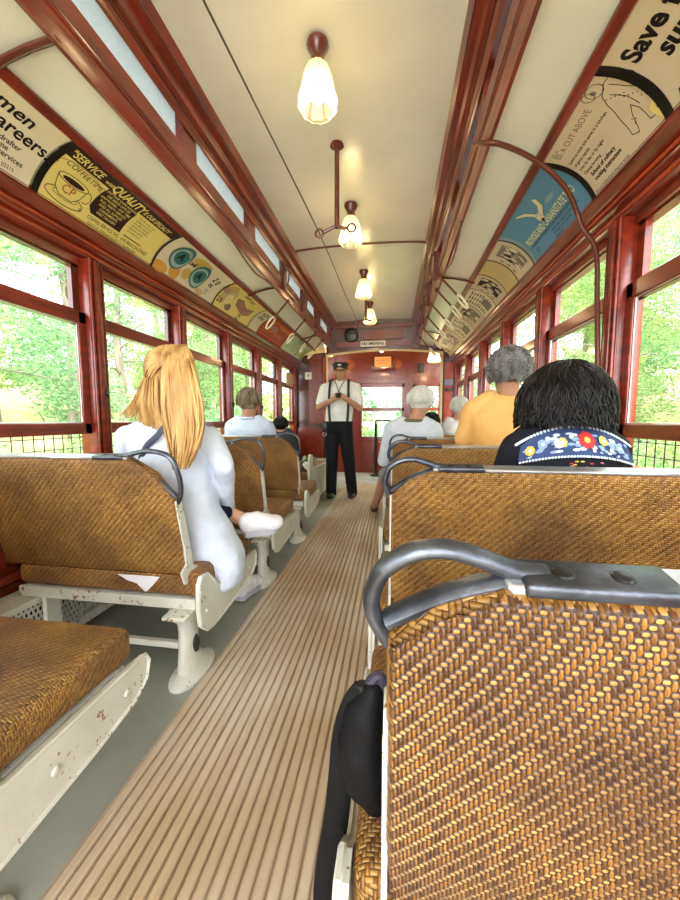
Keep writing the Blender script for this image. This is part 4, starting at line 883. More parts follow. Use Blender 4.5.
def seated(label, Y, px_head, px_top_shoulder, hw, yb, skin, shirt, legs, knee=(.40, .0), hk=1., name='shirt', sleeve=.5, vox=.010, hips=None, foot=.0, lean=0., tall_neck=0., wr=.006, legmat=None, shoes=None, cx=None, zs=None, spread=.10, legs_fn=None):
    """seat from behind; positions taken on the plane y=Y"""
    hc = onY(*px_head, Y+lean); zs = zs if zs is not None else onY(px_head[0], px_top_shoulder, Y).z; cx = cx if cx is not None else hc.x; hx = hips if hips is not None else cx; sz = .432
    e = empty('person', (cx, Y, sz), label, 'person'); O = Vector((cx, Y, sz)); L = lambda p: Vector(p)-O
    def torso(g):
        b = Body(); hz = zs-sz
        b.loft([((hx-cx, -.01, .03), .17+g, .105+g), ((hx-cx, -.015, .12), .165+g, .11+g), (((hx-cx)*.6, -.015, hz*.42), .135+g, .095+g), (((hx-cx)*.3, -.02, hz*.70), hw*.80+g, .105+g), ((0, -.015, hz*.86), hw*.90+g, .098+g), ((0, -.005, hz*.97), hw*.62+g, .07+g), ((0, 0, hz*1.02), .065+g, .055+g)]); 
        for q in (-1, 1): b.cap((q*.09, -.005, hz*.99), (q*(hw-.055), -.005, hz*.90), .048+g, .058+g)
        return b
    hz = zs-sz; arms = {}
    for q in (-1, 1):
        S = Vector((q*(hw-.05), -.005, hz*.90)); E_ = Vector((q*(hw+.01), .06, hz*.90-.26)); H_ = Vector((q*.10, .27, hz*.90-.30)); arms[q] = (S, E_, H_)
    KN = {q: Vector((hx-cx+q*spread, knee[0], .075)) for q in (-1, 1)}; FT = {q: Vector((hx-cx+q*(spread+.01), knee[0]+.05, -sz+.065)) for q in (-1, 1)}
    if legs_fn: KN, FT = legs_fn(O)
    b = torso(-.012)
    headprims(b, L(hc), hk); n0 = L(hc)+Vector((0, -.02, -.05)); b.cap((0, 0, hz*.95), n0, .056*hk, .052*hk)
    for q in (-1, 1):
        S, E_, H_ = arms[q]; b.chain([S, E_, H_], [.046, .038, .026]); hand(b, H_, (-q*.5, .8, -.15), -q, k=.95)
        b.chain([Vector((hx-cx+q*.08, .02, .08)), KN[q], FT[q]], [.078, .055, .036]); b.ball(FT[q]+Vector((0, .06, -.025)), (.04, .10, .032), 14, 8)
    b.skin('body', skin, e, vox)
    b = torso(.004)
    for q in (-1, 1):
        S, E_, H_ = arms[q]; b.cap(S, S.lerp(E_, min(1, sleeve*2)), .060, .052)
        if sleeve > .5: b.cap(E_, E_.lerp(H_, min(1, (sleeve-.5)*2)), .052, .044)
    sh = b.skin(name, shirt, e, vox, 4, wr)
    b = Body(); b.loft([((hx-cx, -.01, .015), .165, .11), ((hx-cx, -.01, .13), .168, .118)])
    for q in (-1, 1):
        b.cap((hx-cx+q*.08, .02, .085), KN[q], .090, .068)
        if legs[0] != 'shorts': b.cap(KN[q], FT[q].lerp(KN[q], .12), .068, .052)
    b.skin(legs[0], legs[1], e, vox, 4, .004)
    for k_, q in enumerate((-1, 1)):
        s_ = Body(); f = FT[q]; s_.ball(f+Vector((0, .055, -.030)), (.046, .115, .030), 16, 8); s_.ball(f+Vector((0, .0, -.01)), (.044, .055, .045), 14, 8); s_.skin('shoe', (shoes or [BLACK, BLACK])[k_], e, vox)
    eyes(e, L(hc), hk)
    e['hc'] = list(L(hc)); return e, L(hc), arms, hz
def shell(c, k, R_, rnd, th0, th1, steps, wave, freq, up, az=None, grow=0.):
    """one strand lying on the head ellipsoid, from the crown downwards"""
    a = rnd.uniform(0, 2*math.pi) if az is None else az; t0 = rnd.uniform(*th0); t1 = rnd.uniform(*th1); ph = rnd.uniform(0, 6.3); rr = rnd.uniform(.94, 1.06); P_ = []
    for i in range(steps):
        f = i/(steps-1); t = t0+(t1-t0)*f; w_ = wave*math.sin(freq*f*6.3+ph); rad = rr*(1+grow*f*f)
        x = R_[0]*math.sin(min(t, 1.75))*math.cos(a+w_); y = R_[1]*math.sin(min(t, 1.75))*math.sin(a+w_)
        z = R_[2]*math.cos(t) if t < 1.6 else R_[2]*math.cos(1.6)-R_[2]*(t-1.6)*1.05
        P_.append(Vector(c)+Vector((x*rad+w_*.03, y*rad, z*rr+w_*.02)))
    return P_

# black-haired woman in embroidered black top
H_BLK = hairmat('black_hair', (.005, .004, .004), (.013, .009, .009), .30)
TOPB = cloth('black_embroidered_cloth', (.014, .015, .022))
pe, hc, ar, hz = seated('person with wavy black chin-length hair in a black top with bright embroidered yoke', 1.235, (562, 402), 437, .185, 1.06, SKIN, TOPB, ('skirt', cloth('dark_skirt', (.03, .03, .04))), name='blouse', hk=.98, vox=.009, lean=.02, zs=.955)
b = Body(); b.ball(hc+Vector((0, -.005, .025)), (.098, .108, .105), 22, 16); b.ball(hc+Vector((0, -.040, -.01)), (.110, .075, .075), 18, 12); b.skin('hair_base', H_BLK, pe, .009)
rnd = random.Random(2)
strands('hair', H_BLK, pe, 1500, lambda k: shell(hc+Vector((0, -.012, .014)), 1, (.116, .116, .112), rnd, (.0, 1.5), (1.75, 2.42), 14, .10, rnd.uniform(.8, 1.5), 1, az=rnd.uniform(math.pi*.93, math.pi*2.07) if k % 5 else rnd.uniform(0, 6.28), grow=.20), .0028)
# yoke: curved patch over the upper back with scalloped edge, flowers and leaves
def on_back(u, v, off, zt=hz, hw_=.185, pe_=pe):
    """u across -1..1, v 0 (neck) .. 1 (down)"""
    x = u*hw_*1.02; z = zt*(1.0-.055*u*u)+.028-v*.12-.020*abs(u)**2; y = -.118+.045*u*u+.055*(1-v)**2; return Vector((x, y-off, z))
def back_poly(pts, off):
    bm = bmesh.new(); f = bm.faces.new([bm.verts.new((u, v, 0)) for u, v in pts])
    for ax, rng in (((1, 0, 0), [k/8 for k in range(-8, 9)]), ((0, 1, 0), [k/6 for k in range(0, 8)])):
        for c_ in rng: bmesh.ops.bisect_plane(bm, geom=bm.verts[:]+bm.edges[:]+bm.faces[:], dist=1e-6, plane_co=(c_ if ax[0] else 0, c_ if ax[1] else 0, 0), plane_no=ax)
    for v in bm.verts: v.co = on_back(v.co.x, v.co.y, off)
    return bm
E_BLUE = ink('thread_blue', (.30, .42, .62), .7); E_WHITE = ink('thread_white', (.72, .78, .85), .7); E_RED = ink('thread_red', (.65, .05, .05), .7); E_YEL = ink('thread_yellow', (.75, .55, .12), .7); E_PINK = ink('thread_pink', (.60, .22, .25), .7); E_NAVY = ink('thread_navy', (.05, .08, .20), .7)
def emb(name, polys):
    mb_ = MB(); ms = []
    for pts, m_, off in polys:
        if m_ not in ms: ms.append(m_)
        mb_.mi = ms.index(m_); mb_.bm(back_poly(pts, off))
    o = mb_.build(name, ms, pe, smooth=0); s_ = o.modifiers.new('t', 'SOLIDIFY'); s_.thickness = .0015; return o
def ellp(u, v, ru, rv, n_=10, ph=0): return [(u+ru*math.cos(2*math.pi*k/n_+ph), v+rv*math.sin(2*math.pi*k/n_+ph)) for k in range(n_)]
pl = [([(-.86, .62), (-.80, .28), (-.6, .14), (-.3, .04), (0, .0), (.3, .04), (.6, .14), (.80, .28), (.86, .62), (.55, .72), (0, .78), (-.55, .72)], E_NAVY, .006)]
rnd = random.Random(5)
for k in range(44):
    a = math.pi*k/43; u = -math.cos(a)*.86; pl.append((ellp(u, .02+.26*abs(u)**2.2, .022, .035, 7), E_WHITE, .010))
for k in range(40): u = -.84+1.68*k/39; pl.append((ellp(u, .74-.10*abs(u)**2, .020, .030, 7), E_WHITE, .010))
for k in range(90):
    u = rnd.uniform(-.78, .78); v = .14+.18*abs(u)+rnd.random()*(.48-.18*abs(u)); pl.append((ellp(u, v, rnd.uniform(.025, .06), rnd.uniform(.025, .05), 7, rnd.random()*3), rnd.choice([E_BLUE, E_WHITE, E_BLUE, E_WHITE, E_BLUE, E_NAVY]), .009+k*.00002))
for (u, v, cc) in ((.10, .34, E_RED), (-.70, .45, E_YEL), (.60, .42, E_BLUE), (-.30, .40, E_WHITE), (-.25, .38, E_YEL), (.35, .32, E_YEL), (-.52, .36, E_BLUE)):
    sc_ = 1.25 if cc == E_RED else .7
    for q in range(7): pl.append((ellp(u+.055*sc_*math.cos(q*.9), v+.10*sc_*math.sin(q*.9), .045*sc_, .075*sc_, 8), cc, .0125))
    pl.append((ellp(u, v, .035*sc_, .06*sc_, 8), E_YEL if cc == E_RED else E_WHITE, .0145))
for k in range(30): u = rnd.uniform(-.18, .42); v = .84+rnd.random()*.5; pl.append((ellp(u, v, .03, .018, 6, rnd.random()*3), rnd.choice([E_PINK, E_YEL, E_RED, E_PINK]), .010))
emb('embroidered_yoke', pl)

# man in orange
CUR = hairmat('grey_curly_hair', (.10, .09, .09), (.34, .32, .32), .5)
pe, hc, ar, hz = seated('person with grey curly hair in a plain orange short-sleeved shirt', 2.02, (508, 374), 398, .225, 1.86, SKIN2, cloth('orange_shirt', (.86, .47, .15), .2), ('trousers', cloth('tan_trousers', (.30, .25, .18))), hk=1.03, sleeve=.3)
b = Body(); b.ball(hc+Vector((0, -.012, .028)), (.094, .104, .098), 20, 14); b.skin('hair_base', CUR, pe, .009)
rnd = random.Random(4)
def curl(k):
    a = rnd.uniform(0, 6.283); t = math.acos(rnd.uniform(-.62, 1)); n_ = Vector((math.sin(t)*math.cos(a), math.sin(t)*math.sin(a), math.cos(t)))
    if n_.y > .55 and n_.z < .35: n_.y = -n_.y
    c = hc+Vector((0, -.012, .026))+Vector((n_.x*.098, n_.y*.108, n_.z*.104)); t1 = n_.orthogonal().normalized(); t1.rotate(Matrix.Rotation(rnd.uniform(0, 6.28), 3, n_)); t2 = n_.cross(t1); r_ = rnd.uniform(.006, .014)
    return [c+t1*r_*math.cos(i*.9)+t2*r_*math.sin(i*.9)+n_*(.004+.0022*i)+t2*.002*i for i in range(8)]
strands('hair', CUR, pe, 620, curl, .0026)

# white-haired man leaning towards the aisle
WH = hairmat('white_hair', (.62, .60, .56), (.82, .80, .76), .5)
GRYS = cloth('pale_grey_shirt', (.60, .63, .72), .3)
def wl(O):
    return ({-1: Vector((-.06, 3.22, .50))-O, 1: Vector((.26, 3.20, .50))-O}, {-1: Vector((-.19, 3.72, .065))-O, 1: Vector((.02, 3.26, .065))-O})
pe, hc, ar, hz = seated('white-haired person in a pale grey shirt leaning into the aisle with one bare leg out', 2.80, (420, 403), 426, .215, 2.62, SKIN2, GRYS, ('shorts', cloth('grey_shorts', (.30, .30, .31))), hk=1.05, sleeve=.62, hips=.17, legs_fn=wl, shoes=[mat('brown_shoe', (.10, .045, .025), .5), mat('grey_shoe', (.14, .15, .17), .6)], cx=.155, zs=.985)
b = Body(); b.ball(hc+Vector((0, -.01, .028)), (.090, .102, .096), 20, 14); b.skin('hair_base', WH, pe, .009); rnd = random.Random(8)
strands('hair', WH, pe, 420, lambda k: shell(hc+Vector((0, -.012, .026)), 1, (.096, .108, .102), rnd, (.0, 1.4), (1.3, 2.0), 9, .24, .8, 1), .0026)
b = Body(); b.tube(arc((0, 0), .072, 0, 360, 20, 'xy', hz*1.0+.012), .015, 8); b.skin('collar', cloth('olive_collar', (.16, .15, .08)), pe, .007)
# man in pale blue shirt, left side
GB = hairmat('grey_brown_hair', (.12, .085, .05), (.36, .29, .20), .5)
BLS = cloth('pale_blue_shirt', (.60, .67, .84), .3)
pe, hc, ar, hz = seated('person with short grey-brown hair in a light blue collared shirt', 2.93, (249, 403), 424, .215, 2.76, SKIN2, BLS, ('trousers', cloth('navy_trousers', (.04, .05, .09))), hk=1.10, sleeve=.9, zs=1.0)
b = Body(); b.ball(hc+Vector((0, -.012, .024)), (.092, .106, .102), 20, 14); b.skin('hair_base', GB, pe, .009); rnd = random.Random(9)
strands('hair', GB, pe, 420, lambda k: shell(hc+Vector((0, -.012, .024)), 1, (.096, .111, .108), rnd, (.0, 1.4), (1.5, 2.0), 8, .1, .5, 1), .0028)
b = Body(); b.tube(arc((0, -.005), .068, 0, 360, 20, 'xy', hz*1.0+.016), .014, 8); b.skin('collar', BLS, pe, .007)
# three small heads farther on
def small(label, Y, ph, hcol, scol, zs_, hw_=.16, hk=.9):
    pe, hc, ar, hz = seated(label, Y, ph, 0, hw_, Y-.15, SKIN, scol, ('trousers', cloth('dark_trousers', (.03, .03, .035))), hk=hk, vox=.013, zs=zs_, knee=(.36, 0))
    b = Body(); b.ball(hc+Vector((0, -.012, .022)), (.088*hk, .1*hk, .092*hk), 18, 12); b.skin('hair_base', hcol, pe, .012); rnd_ = random.Random(3)
    strands('hair', hcol, pe, 200, lambda k: shell(hc+Vector((0, -.012, .022)), 1, (.092*hk, .104*hk, .098*hk), rnd_, (.0, 1.4), (1.4, 2.0), 7, .1, .5, 1), .0034)
small('small person with dark hair beyond the blue-shirted man, only the head top showing', 4.02, (281, 426), H_BLK, cloth('dark_top', (.05, .05, .06)), .86)
small('person with dark hair hidden beyond the white-haired one', 3.52, (431, 424), H_BLK, cloth('olive_top', (.14, .14, .09)), .84)
small('person with white hair by the windows beyond the orange-shirted one', 3.54, (459, 408), WH, cloth('white_top', (.70, .68, .68)), .99)

# woman with the blonde ponytail
BL = hairmat('blonde_hair', (.34, .17, .05), (.74, .45, .18), .35)
DRS = cloth('white_dress', (.66, .71, .84), .5)
Yw = 1.37; hcw = onY(172, 378, Yw); cxw = onY(168, 430, Yw).x; sz = .432; zsw = onY(165, 425, Yw).z
pe = empty('person', (cxw, Yw, sz), 'blonde person with high ponytail and fitted white dress, white sneaker in the aisle', 'person'); O = Vector((cxw, Yw, sz)); hz = zsw-sz; hc = hcw-O
def Lw(px, py, Y): return onY(px, py, Y)-O
def wt(g):
    b = Body(); b.loft([((.05, -.01, .0), .19+g, .12+g), ((.05, -.015, .11), .185+g, .118+g), ((.045, -.015, hz*.42), .150+g, .098+g), ((.02, -.02, hz*.68), .165+g, .10+g), ((0, -.015, hz*.86), .165+g, .09+g), ((0, -.005, hz*.97), .12+g, .062+g), ((0, 0, hz*1.03), .055+g, .048+g)])
    for q in (-1, 1): b.cap((q*.08, -.005, hz*.99), (q*.165, -.005, hz*.90), .042+g, .050+g)
    return b
armR = [Vector((.195, -.005, hz*.90)), Lw(224, 466, 1.36), Lw(227, 506, 1.56)]; armL = [Vector((-.19, -.005, hz*.90)), Vector((-.25, .05, hz*.90-.25)), Vector((-.12, .25, hz*.90-.28))]
anR = Lw(226, 512, 1.56); toe = Lw(270, 524, 1.60); ftR = Lw(246, 521, 1.57)
kneeL = Vector((-.02, .42, .08)); footL = Vector((.13, .43, -sz+.065))
kneeX = Vector((-.22, .36, .20)); 
b = wt(-.012); headprims(b, hc, .98); b.cap((0, 0, hz*.95), hc+Vector((0, -.02, -.05)), .050, .048)
for A_ in (armR, armL): b.chain(A_, [.040, .034, .024])
hand(b, armR[2], (-.5, .8, -.2), 1, k=.88); hand(b, armL[2], (.7, .7, -.2), -1, k=.88)
b.chain([(.09, .02, .08), kneeL, footL], [.078, .053, .034]); b.ball(footL+Vector((0, .06, -.025)), (.036, .09, .03)); b.chain([(-.07, .02, .10), kneeX, anR, ftR], [.078, .056, .036, .032]); b.cap(ftR, ftR.lerp(toe, .5), .028, .020)
b.skin('body', SKIN, pe, .009)
b = wt(.004); b.cap(armR[0], armR[1], .050, .044); b.cap(armR[1], armR[2], .044, .036); b.cap(armL[0], armL[1], .052, .044); b.cap(armL[1], armL[1].lerp(armL[2], .7), .044, .038)
b.cap((.09, .02, .085), kneeL+Vector((0, -.06, 0)), .092, .078); b.cap((-.07, .02, .11), kneeX+Vector((0, -.04, 0)), .09, .075); b.cap(kneeX, Vector((.04, .30, .14)), .075, .085)
# skirt hem falling over the aisle side of the seat
rings = []
for py, xa, xb, ry in ((462, 168, 214, .095), (485, 172, 217, .095), (508, 178, 220, .085), (528, 184, 233, .095), (552, 190, 246, .10), (568, 194, 247, .095), (580, 200, 244, .085), (586, 212, 236, .06)):
    c_ = Lw((xa+xb)/2, py, 1.37); rings.append((c_, (xb-xa)/2/350*1.37, ry))
b.loft(rings, 32)
dr = b.skin('dress', DRS, pe, .007, 3, .011)
b = Body(); b.cap(Lw(212, 508, 1.54), Lw(224, 512, 1.51), .034, .038); b.skin('leggings', cloth('navy_leggings', (.010, .012, .045)), pe, .006, 2, .008)
WSN = mat('white_sneaker', (.80, .76, .80), .5, var=.08, scale=30)
def sneaker(heel, toe_, up_, par):
    d = (toe_-heel).normalized(); u = Vector(up_); u = (u-d*u.dot(d)).normalized(); sd2 = d.cross(u); Mx = Matrix((( d.x, sd2.x, u.x, heel.x), (d.y, sd2.y, u.y, heel.y), (d.z, sd2.z, u.z, heel.z), (0, 0, 0, 1))); ln = (toe_-heel).length
    b = Body()
    for (x, rx, ry, rz, z) in ((-.01, .050, .038, .055, .026), (.25*ln, .056, .040, .052, .026), (.55*ln, .06, .046, .042, .016), (.95*ln, .055, .046, .036, .004)): b.ball((x, 0, z), (rx, ry, rz), 14, 10, M=Mx)
    so = b.skin('sneaker', WSN, par, .006, 3)
    b = MB(); pts = [(-.045, -.02), (-.03, -.036), (.3*ln, -.038), (.7*ln, -.046), (ln, -.038), (ln+.03, 0), (ln, .038), (.7*ln, .046), (.3*ln, .038), (-.03, .036), (-.045, .02)]; b.prism(pts, 'z', -.034, -.008, M=Mx); b.build('sole', mat('sneaker_sole', (.48, .47, .52), .6), so)
    for k in range(4): MB().tube([Mx @ Vector((.28*ln+.10*ln*k, q, .062-.010*k-abs(q)*.3)) for q in (-.022, -.011, 0, .011, .022)], .0026, 6).build('lace', mat('lace', (.85, .85, .88), .6), so)
sneaker(Lw(252, 527, 1.57), Lw(274, 523, 1.60), (-.12, -.35, 1), pe); sneaker(footL+Vector((0, -.02, -.02)), footL+Vector((.02, .12, -.025)), (0, 0, 1), pe)
eyes(pe, hc, .98)
b = Body(); b.ball(hc+Vector((0, -.008, .028)), (.086, .100, .094), 22, 16); b.skin('hair_base', BL, pe, .009)
tie = Lw(175, 350, 1.268); rnd = random.Random(11)
def pulled(k):
    a = rnd.uniform(0, 6.283); t = rnd.uniform(.5, 2.0); p = hc+Vector((.088*math.sin(t)*math.cos(a), .102*math.sin(t)*math.sin(a)-.008, .098*math.cos(t)+.026)); P_ = []
    for i in range(9):
        f = i/8; q = p.lerp(tie, f); d = q-(hc+Vector((0, -.008, .026))); d = Vector((d.x/.092, d.y/.106, d.z/.102)); L_ = max(d.length, .3); d /= L_; P_.append(hc+Vector((0, -.008, .026))+Vector((d.x*.092, d.y*.106, d.z*.102))*(1+.02*rnd.random()+.10*f*f))
    return P_
strands('pulled_back_hair', BL, pe, 300, pulled, .0034)
tipL = [Lw(178+rnd.uniform(-22, 30), 0, 1.20) for _ in range(1)]
def tail(k):
    f0 = rnd.gauss(0, 1); f0 = max(-1.9, min(1.9, f0)); g0 = rnd.random(); dep = rnd.uniform(-.5, .5); ln = rnd.uniform(.72, 1.03)
    rows = [(176, 345, 7), (178, 356, 11), (180, 380, 14), (182, 405, 16), (184, 425, 16), (184, 444, 13), (181, 466, 7)]
    if k % 12 == 0: ln *= .8
    P_ = []; ph = rnd.uniform(0, 6)
    n_ = 13
    for i in range(n_):
        s_ = i/(n_-1)*ln*(len(rows)-1); j = min(int(s_), len(rows)-2); fr = s_-j; cx_ = rows[j][0]*(1-fr)+rows[j+1][0]*fr; cy_ = rows[j][1]*(1-fr)+rows[j+1][1]*fr; w__ = rows[j][2]*(1-fr)+rows[j+1][2]*fr
        Yt = 1.255-.07*math.sin(min(1, s_/2.5)*1.57)+dep*.05*min(1, s_/1.5)
        P_.append(Lw(cx_+f0*w__*.62+1.5*math.sin(s_*1.2+ph), cy_, Yt))
    return P_
strands('ponytail', BL, pe, 460, tail, .0042, 5)
def wisp(k):
    a = rnd.uniform(0, 1); q_ = rnd.uniform(-1, 1)
    s0 = hc+Vector((-.085+.09*a, -.055-.035*a+.01*q_, .0)); e0 = Lw(118+52*a**.7, 414+22*a+3*q_, 1.30); m0 = s0.lerp(e0, .5)+Vector((.03*(1-a), -.030, -.015)); return smoothpath([s0, m0, e0], 5)
strands('loose_side_hair', BL, pe, 130, wisp, .0028)
MB().tube(arc((tie.x, tie.z), .017, 0, 350, 16, 'xz', tie.y-.004), .005, 8, closed=True).build('hair_tie', mat('tie_tan', (.35, .2, .08), .6), pe)
# cross-body strap with its bag on her lap
sb = empty('shoulder_bag', tuple(O), 'dark strap of a shoulder bag running over the back of the white dress', 'bag')
pth = [Lw(138, 452, 1.262)+Vector((0, 0, -.05)), Lw(146, 447, 1.252), Lw(157, 436, 1.255), Lw(166, 425, 1.27), Lw(173, 416, 1.31), Lw(176, 411, 1.38), Lw(176, 416, 1.45)]
MB().tube(smoothpath(pth, 6), .0035, 8, flat=3.6, up=(0, -1, 0)).build('strap', mat('navy_strap', (.035, .04, .075), .5), sb)
MB().rbox(-.14, .06, .20, .28, .18, .32, .02, 3).build('bag_body', mat('navy_bag', (.03, .035, .06), .6), sb)

# ---------------------------------------------------------------- conductor, standing and facing the camera
Yc = 4.44; xc = -.665; pe = empty('person', (xc, Yc, 0), 'standing conductor in black cap, white shirt, black suspenders and black trousers', 'person')
b = Body(); hc = Vector((.005, -.03, 1.60))
def ct(g):
    b = Body(); b.loft([((-.02, 0, .90), .165+g, .105+g), ((-.02, -.005, 1.00), .17+g, .125+g), ((-.01, -.01, 1.12), .175+g, .130+g), ((0, 0, 1.28), .185+g, .115+g), ((0, .005, 1.40), .185+g, .095+g), ((0, .005, 1.46), .13+g, .07+g), ((0, 0, 1.50), .06+g, .05+g)])
    for q in (-1, 1): b.cap((q*.09, 0, 1.45), (q*.19, 0, 1.41), .045+g, .055+g)
    return b
legs_ = {-1: [Vector((-.10, 0, .90)), Vector((-.11, -.02, .48)), Vector((-.12, 0, .08))], 1: [Vector((.06, 0, .90)), Vector((.11, -.01, .48)), Vector((.155, .01, .08))]}
arms_ = {-1: [Vector((-.205, 0, 1.40)), Vector((-.265, -.05, 1.16)), Vector((-.04, -.22, 1.255))], 1: [Vector((.205, 0, 1.40)), Vector((.25, -.04, 1.15)), Vector((.075, -.22, 1.27))]}
b = ct(-.012); headprims(b, hc, 1.0, face=-1); b.cap((0, 0, 1.46), hc+Vector((0, .015, -.05)), .056, .052)
for q in (-1, 1):
    b.chain(legs_[q], [.085, .060, .042]); b.ball(legs_[q][2]+Vector((0, -.06, -.035)), (.042, .11, .034)); b.chain(arms_[q], [.050, .044, .029]); hand(b, arms_[q][2], (-q*.75, -.15, .25), q, up=(0, -1, .2), curl=.8, k=.95)
b.skin('body', SKIN2, pe, .008)
WSH = cloth('white_uniform_shirt', (.80, .80, .78), .3)
b = ct(.002)
for q in (-1, 1): b.cap(arms_[q][0], arms_[q][0].lerp(arms_[q][1], .75), .064, .062)
b.skin('shirt', WSH, pe, .009, 4, .006)
b = Body(); b.loft([((-.02, 0, .84), .172, .118), ((-.02, -.002, .93), .176, .125), ((-.02, -.005, .985), .180, .135)])
for q in (-1, 1): b.chain([legs_[q][0], legs_[q][1], legs_[q][2]+Vector((0, 0, -.02))], [.098, .078, .068])
b.skin('trousers', cloth('black_trousers', (.013, .013, .017)), pe, .009, 3, .004)
for q in (-1, 1):
    b = Body(); f = legs_[q][2]; b.ball(f+Vector((0, -.065, -.040)), (.054, .135, .044)); b.ball(f+Vector((0, 0, -.03)), (.046, .06, .05)); b.skin('shoe', mat('black_shoe', (.015, .014, .014), .25), pe, .009)
SUS = mat('suspender_black', (.02, .015, .018), .6)
for q in (-1, 1):
    MB().tube(smoothpath([(q*.11, .14, 1.0), (q*.10, .125, 1.3), (q*.105, .07, 1.47), (q*.11, 0, 1.515), (q*.115, -.085, 1.46), (q*.12, -.130, 1.33), (q*.12, -.152, 1.15), (q*.11, -.150, .98)], 6), .004, 8, flat=4., up=(0, -1, 0)).build('suspender', SUS, pe)
MB().tube(smoothpath([(-.06, -.06, 1.49), (-.02, -.125, 1.40), (0, -.145, 1.34), (.02, -.125, 1.40), (.06, -.06, 1.49)], 5), .005, 6).build('lanyard', BLACK, pe)
b = MB(); b.lathe([(.0, .105), (.085, .10), (.104, .085), (.098, .060), (.090, .045), (.090, .02), (0, .02)], seg=28, M=Matrix.Translation(hc+Vector((0, .005, .012)))); cp_ = b.build('cap', mat('cap_black', (.015, .015, .02), .6), pe)
MB().prism([(-.075, -.05), (-.06, -.11), (-.03, -.135), (.03, -.135), (.06, -.11), (.075, -.05)], 'z', .018, .026, M=Matrix.Translation(hc+Vector((0, .0, .012))) @ Matrix.Rotation(.22, 4, 'X')).build('visor', mat('cap_visor', (.01, .01, .01), .2), cp_)
MB().ball(hc+Vector((0, -.092, .075)), (.022, .006, .012), 12, 8).build('cap_badge', mat('badge', (.65, .62, .55), .3, metal=.6), cp_)
eyes(pe, hc, 1.0, -1)
rnd = random.Random(6); b = Body(); b.ball(hc+Vector((0, .022, .0)), (.083, .085, .06)); b.skin('hair', GB, pe, .009)
tag(MB().rbox(-.032, .032, -.008, .004, -.012, .055, .006, 2, M=Matrix.Translation((xc+.015, Yc-.27, 1.275)) @ Matrix.Rotation(-.5, 4, 'X')).build('mobile_phone', BLACK), 'dark mobile phone held in both hands by the conductor', 'phone')
k_ = empty('key_pouch', (xc-.19, Yc-.06, .94), 'black key pouch hanging from the belt of the conductor', 'pouch')
MB().rbox(-.03, .03, -.03, .03, -.10, .04, .01, 2).build('pouch', BLACK, k_); MB().tube(arc((0, -.12), .022, 0, 350, 14, 'xz', -.02), .004, 6, closed=True).build('key_ring', BRIGHT, k_)

# ---------------------------------------------------------------- black rucksack hanging over the aisle edge of the nearest seat
BAGM = mat('black_nylon', (.004, .004, .005), .6, spec=.15, bump=.2, bscale=50)
Yb = .47; e = empty('rucksack', tuple(onY(352, 760, Yb)), 'black rucksack with loose strap hanging on the aisle side of the nearest seat', 'bag'); O2 = Vector(e.location)
def Lb(px, py, Y=Yb): return onY(px, py, Y)-O2
b = Body(); b.chain([Lb(374, 690), Lb(366, 715), Lb(363, 745), Lb(366, 775), Lb(376, 805)], [.018, .034, .040, .034, .016]); b.chain([Lb(378, 690, .49), Lb(378, 740, .49), Lb(380, 800, .49)], [.025, .03, .02]); b.skin('bag_body', BAGM, e, .007, 3, .006)
MB().tube(smoothpath([Lb(366, 690), Lb(354, 706), Lb(345, 735), Lb(341, 775), Lb(336, 820), Lb(329, 860), Lb(325, 900), Lb(326, 960)], 6), .0075, 10, flat=2.6, up=(0, -1, 0)).build('strap', BAGM, e)
MB().tube(smoothpath([Lb(361, 683), Lb(363, 692), Lb(367, 702), Lb(370, 708)], 4), .0075, 10).build('zip_pull', BLACK, e)
MB().tube(smoothpath([Lb(366, 694), Lb(372, 682), Lb(380, 676), Lb(385, 690)], 5), .008, 8).build('carry_loop', mat('purple_grey', (.04, .03, .055), .6), e)

# ---------------------------------------------------------------- outside: ground and trees
def ground_z(x, y):
    d = abs(x-XC)-1.6; z = -1.0+(.16*max(0, d)**1.05 if x < XC else .13*max(0, d)**1.05); 
    if y > 9: z += (y-9)*.09
    return z+.06*math.sin(x*1.3+y*.7)
g = MB(); nx, ny = 50, 50; vs = [(-26+52*i/nx+XC, -10+48*j/ny, ground_z(-26+52*i/nx+XC, -10+48*j/ny)) for i in range(nx+1) for j in range(ny+1)]; fs = [(i*(ny+1)+j, (i+1)*(ny+1)+j, (i+1)*(ny+1)+j+1, i*(ny+1)+j+1) for i in range(nx) for j in range(ny)]
struct(g.add(vs, fs).build('ground', mat('woodland_ground', (.30, .30, .10), .9, scale=1.5, col2=(.46, .40, .22))))
def leafmat(name, c1, c2):
    m = bpy.data.materials.new(name); m.use_nodes = True; nt = m.node_tree; nt.nodes.remove(nt.nodes['Principled BSDF']); ge = nt.nodes.new('ShaderNodeNewGeometry')
    r = nt.nodes.new('ShaderNodeValToRGB'); r.color_ramp.elements[0].color = (*c1, 1); r.color_ramp.elements[1].color = (*c2, 1); nt.links.new(ge.outputs['Random Per Island'], r.inputs[0])
    d = nt.nodes.new('ShaderNodeBsdfDiffuse'); t = nt.nodes.new('ShaderNodeBsdfTranslucent'); nt.links.new(r.outputs[0], d.inputs[0]); nt.links.new(r.outputs[0], t.inputs[0]); x = mixnode(nt, d.outputs[0], t.outputs[0], .5); nt.links.new(x.outputs[0], nt.nodes['Material Output'].inputs[0]); return m
LEAVES = [leafmat('leaf_a', (.16, .32, .12), (.56, .72, .36)), leafmat('leaf_b', (.24, .38, .12), (.74, .78, .38)), leafmat('leaf_c', (.12, .29, .13), (.44, .66, .40))]
BARK = mat('bark', (.22, .17, .14), .9, scale=8, col2=(.42, .36, .32), bump=.6, bscale=20, stretch=(1, 1, .2))
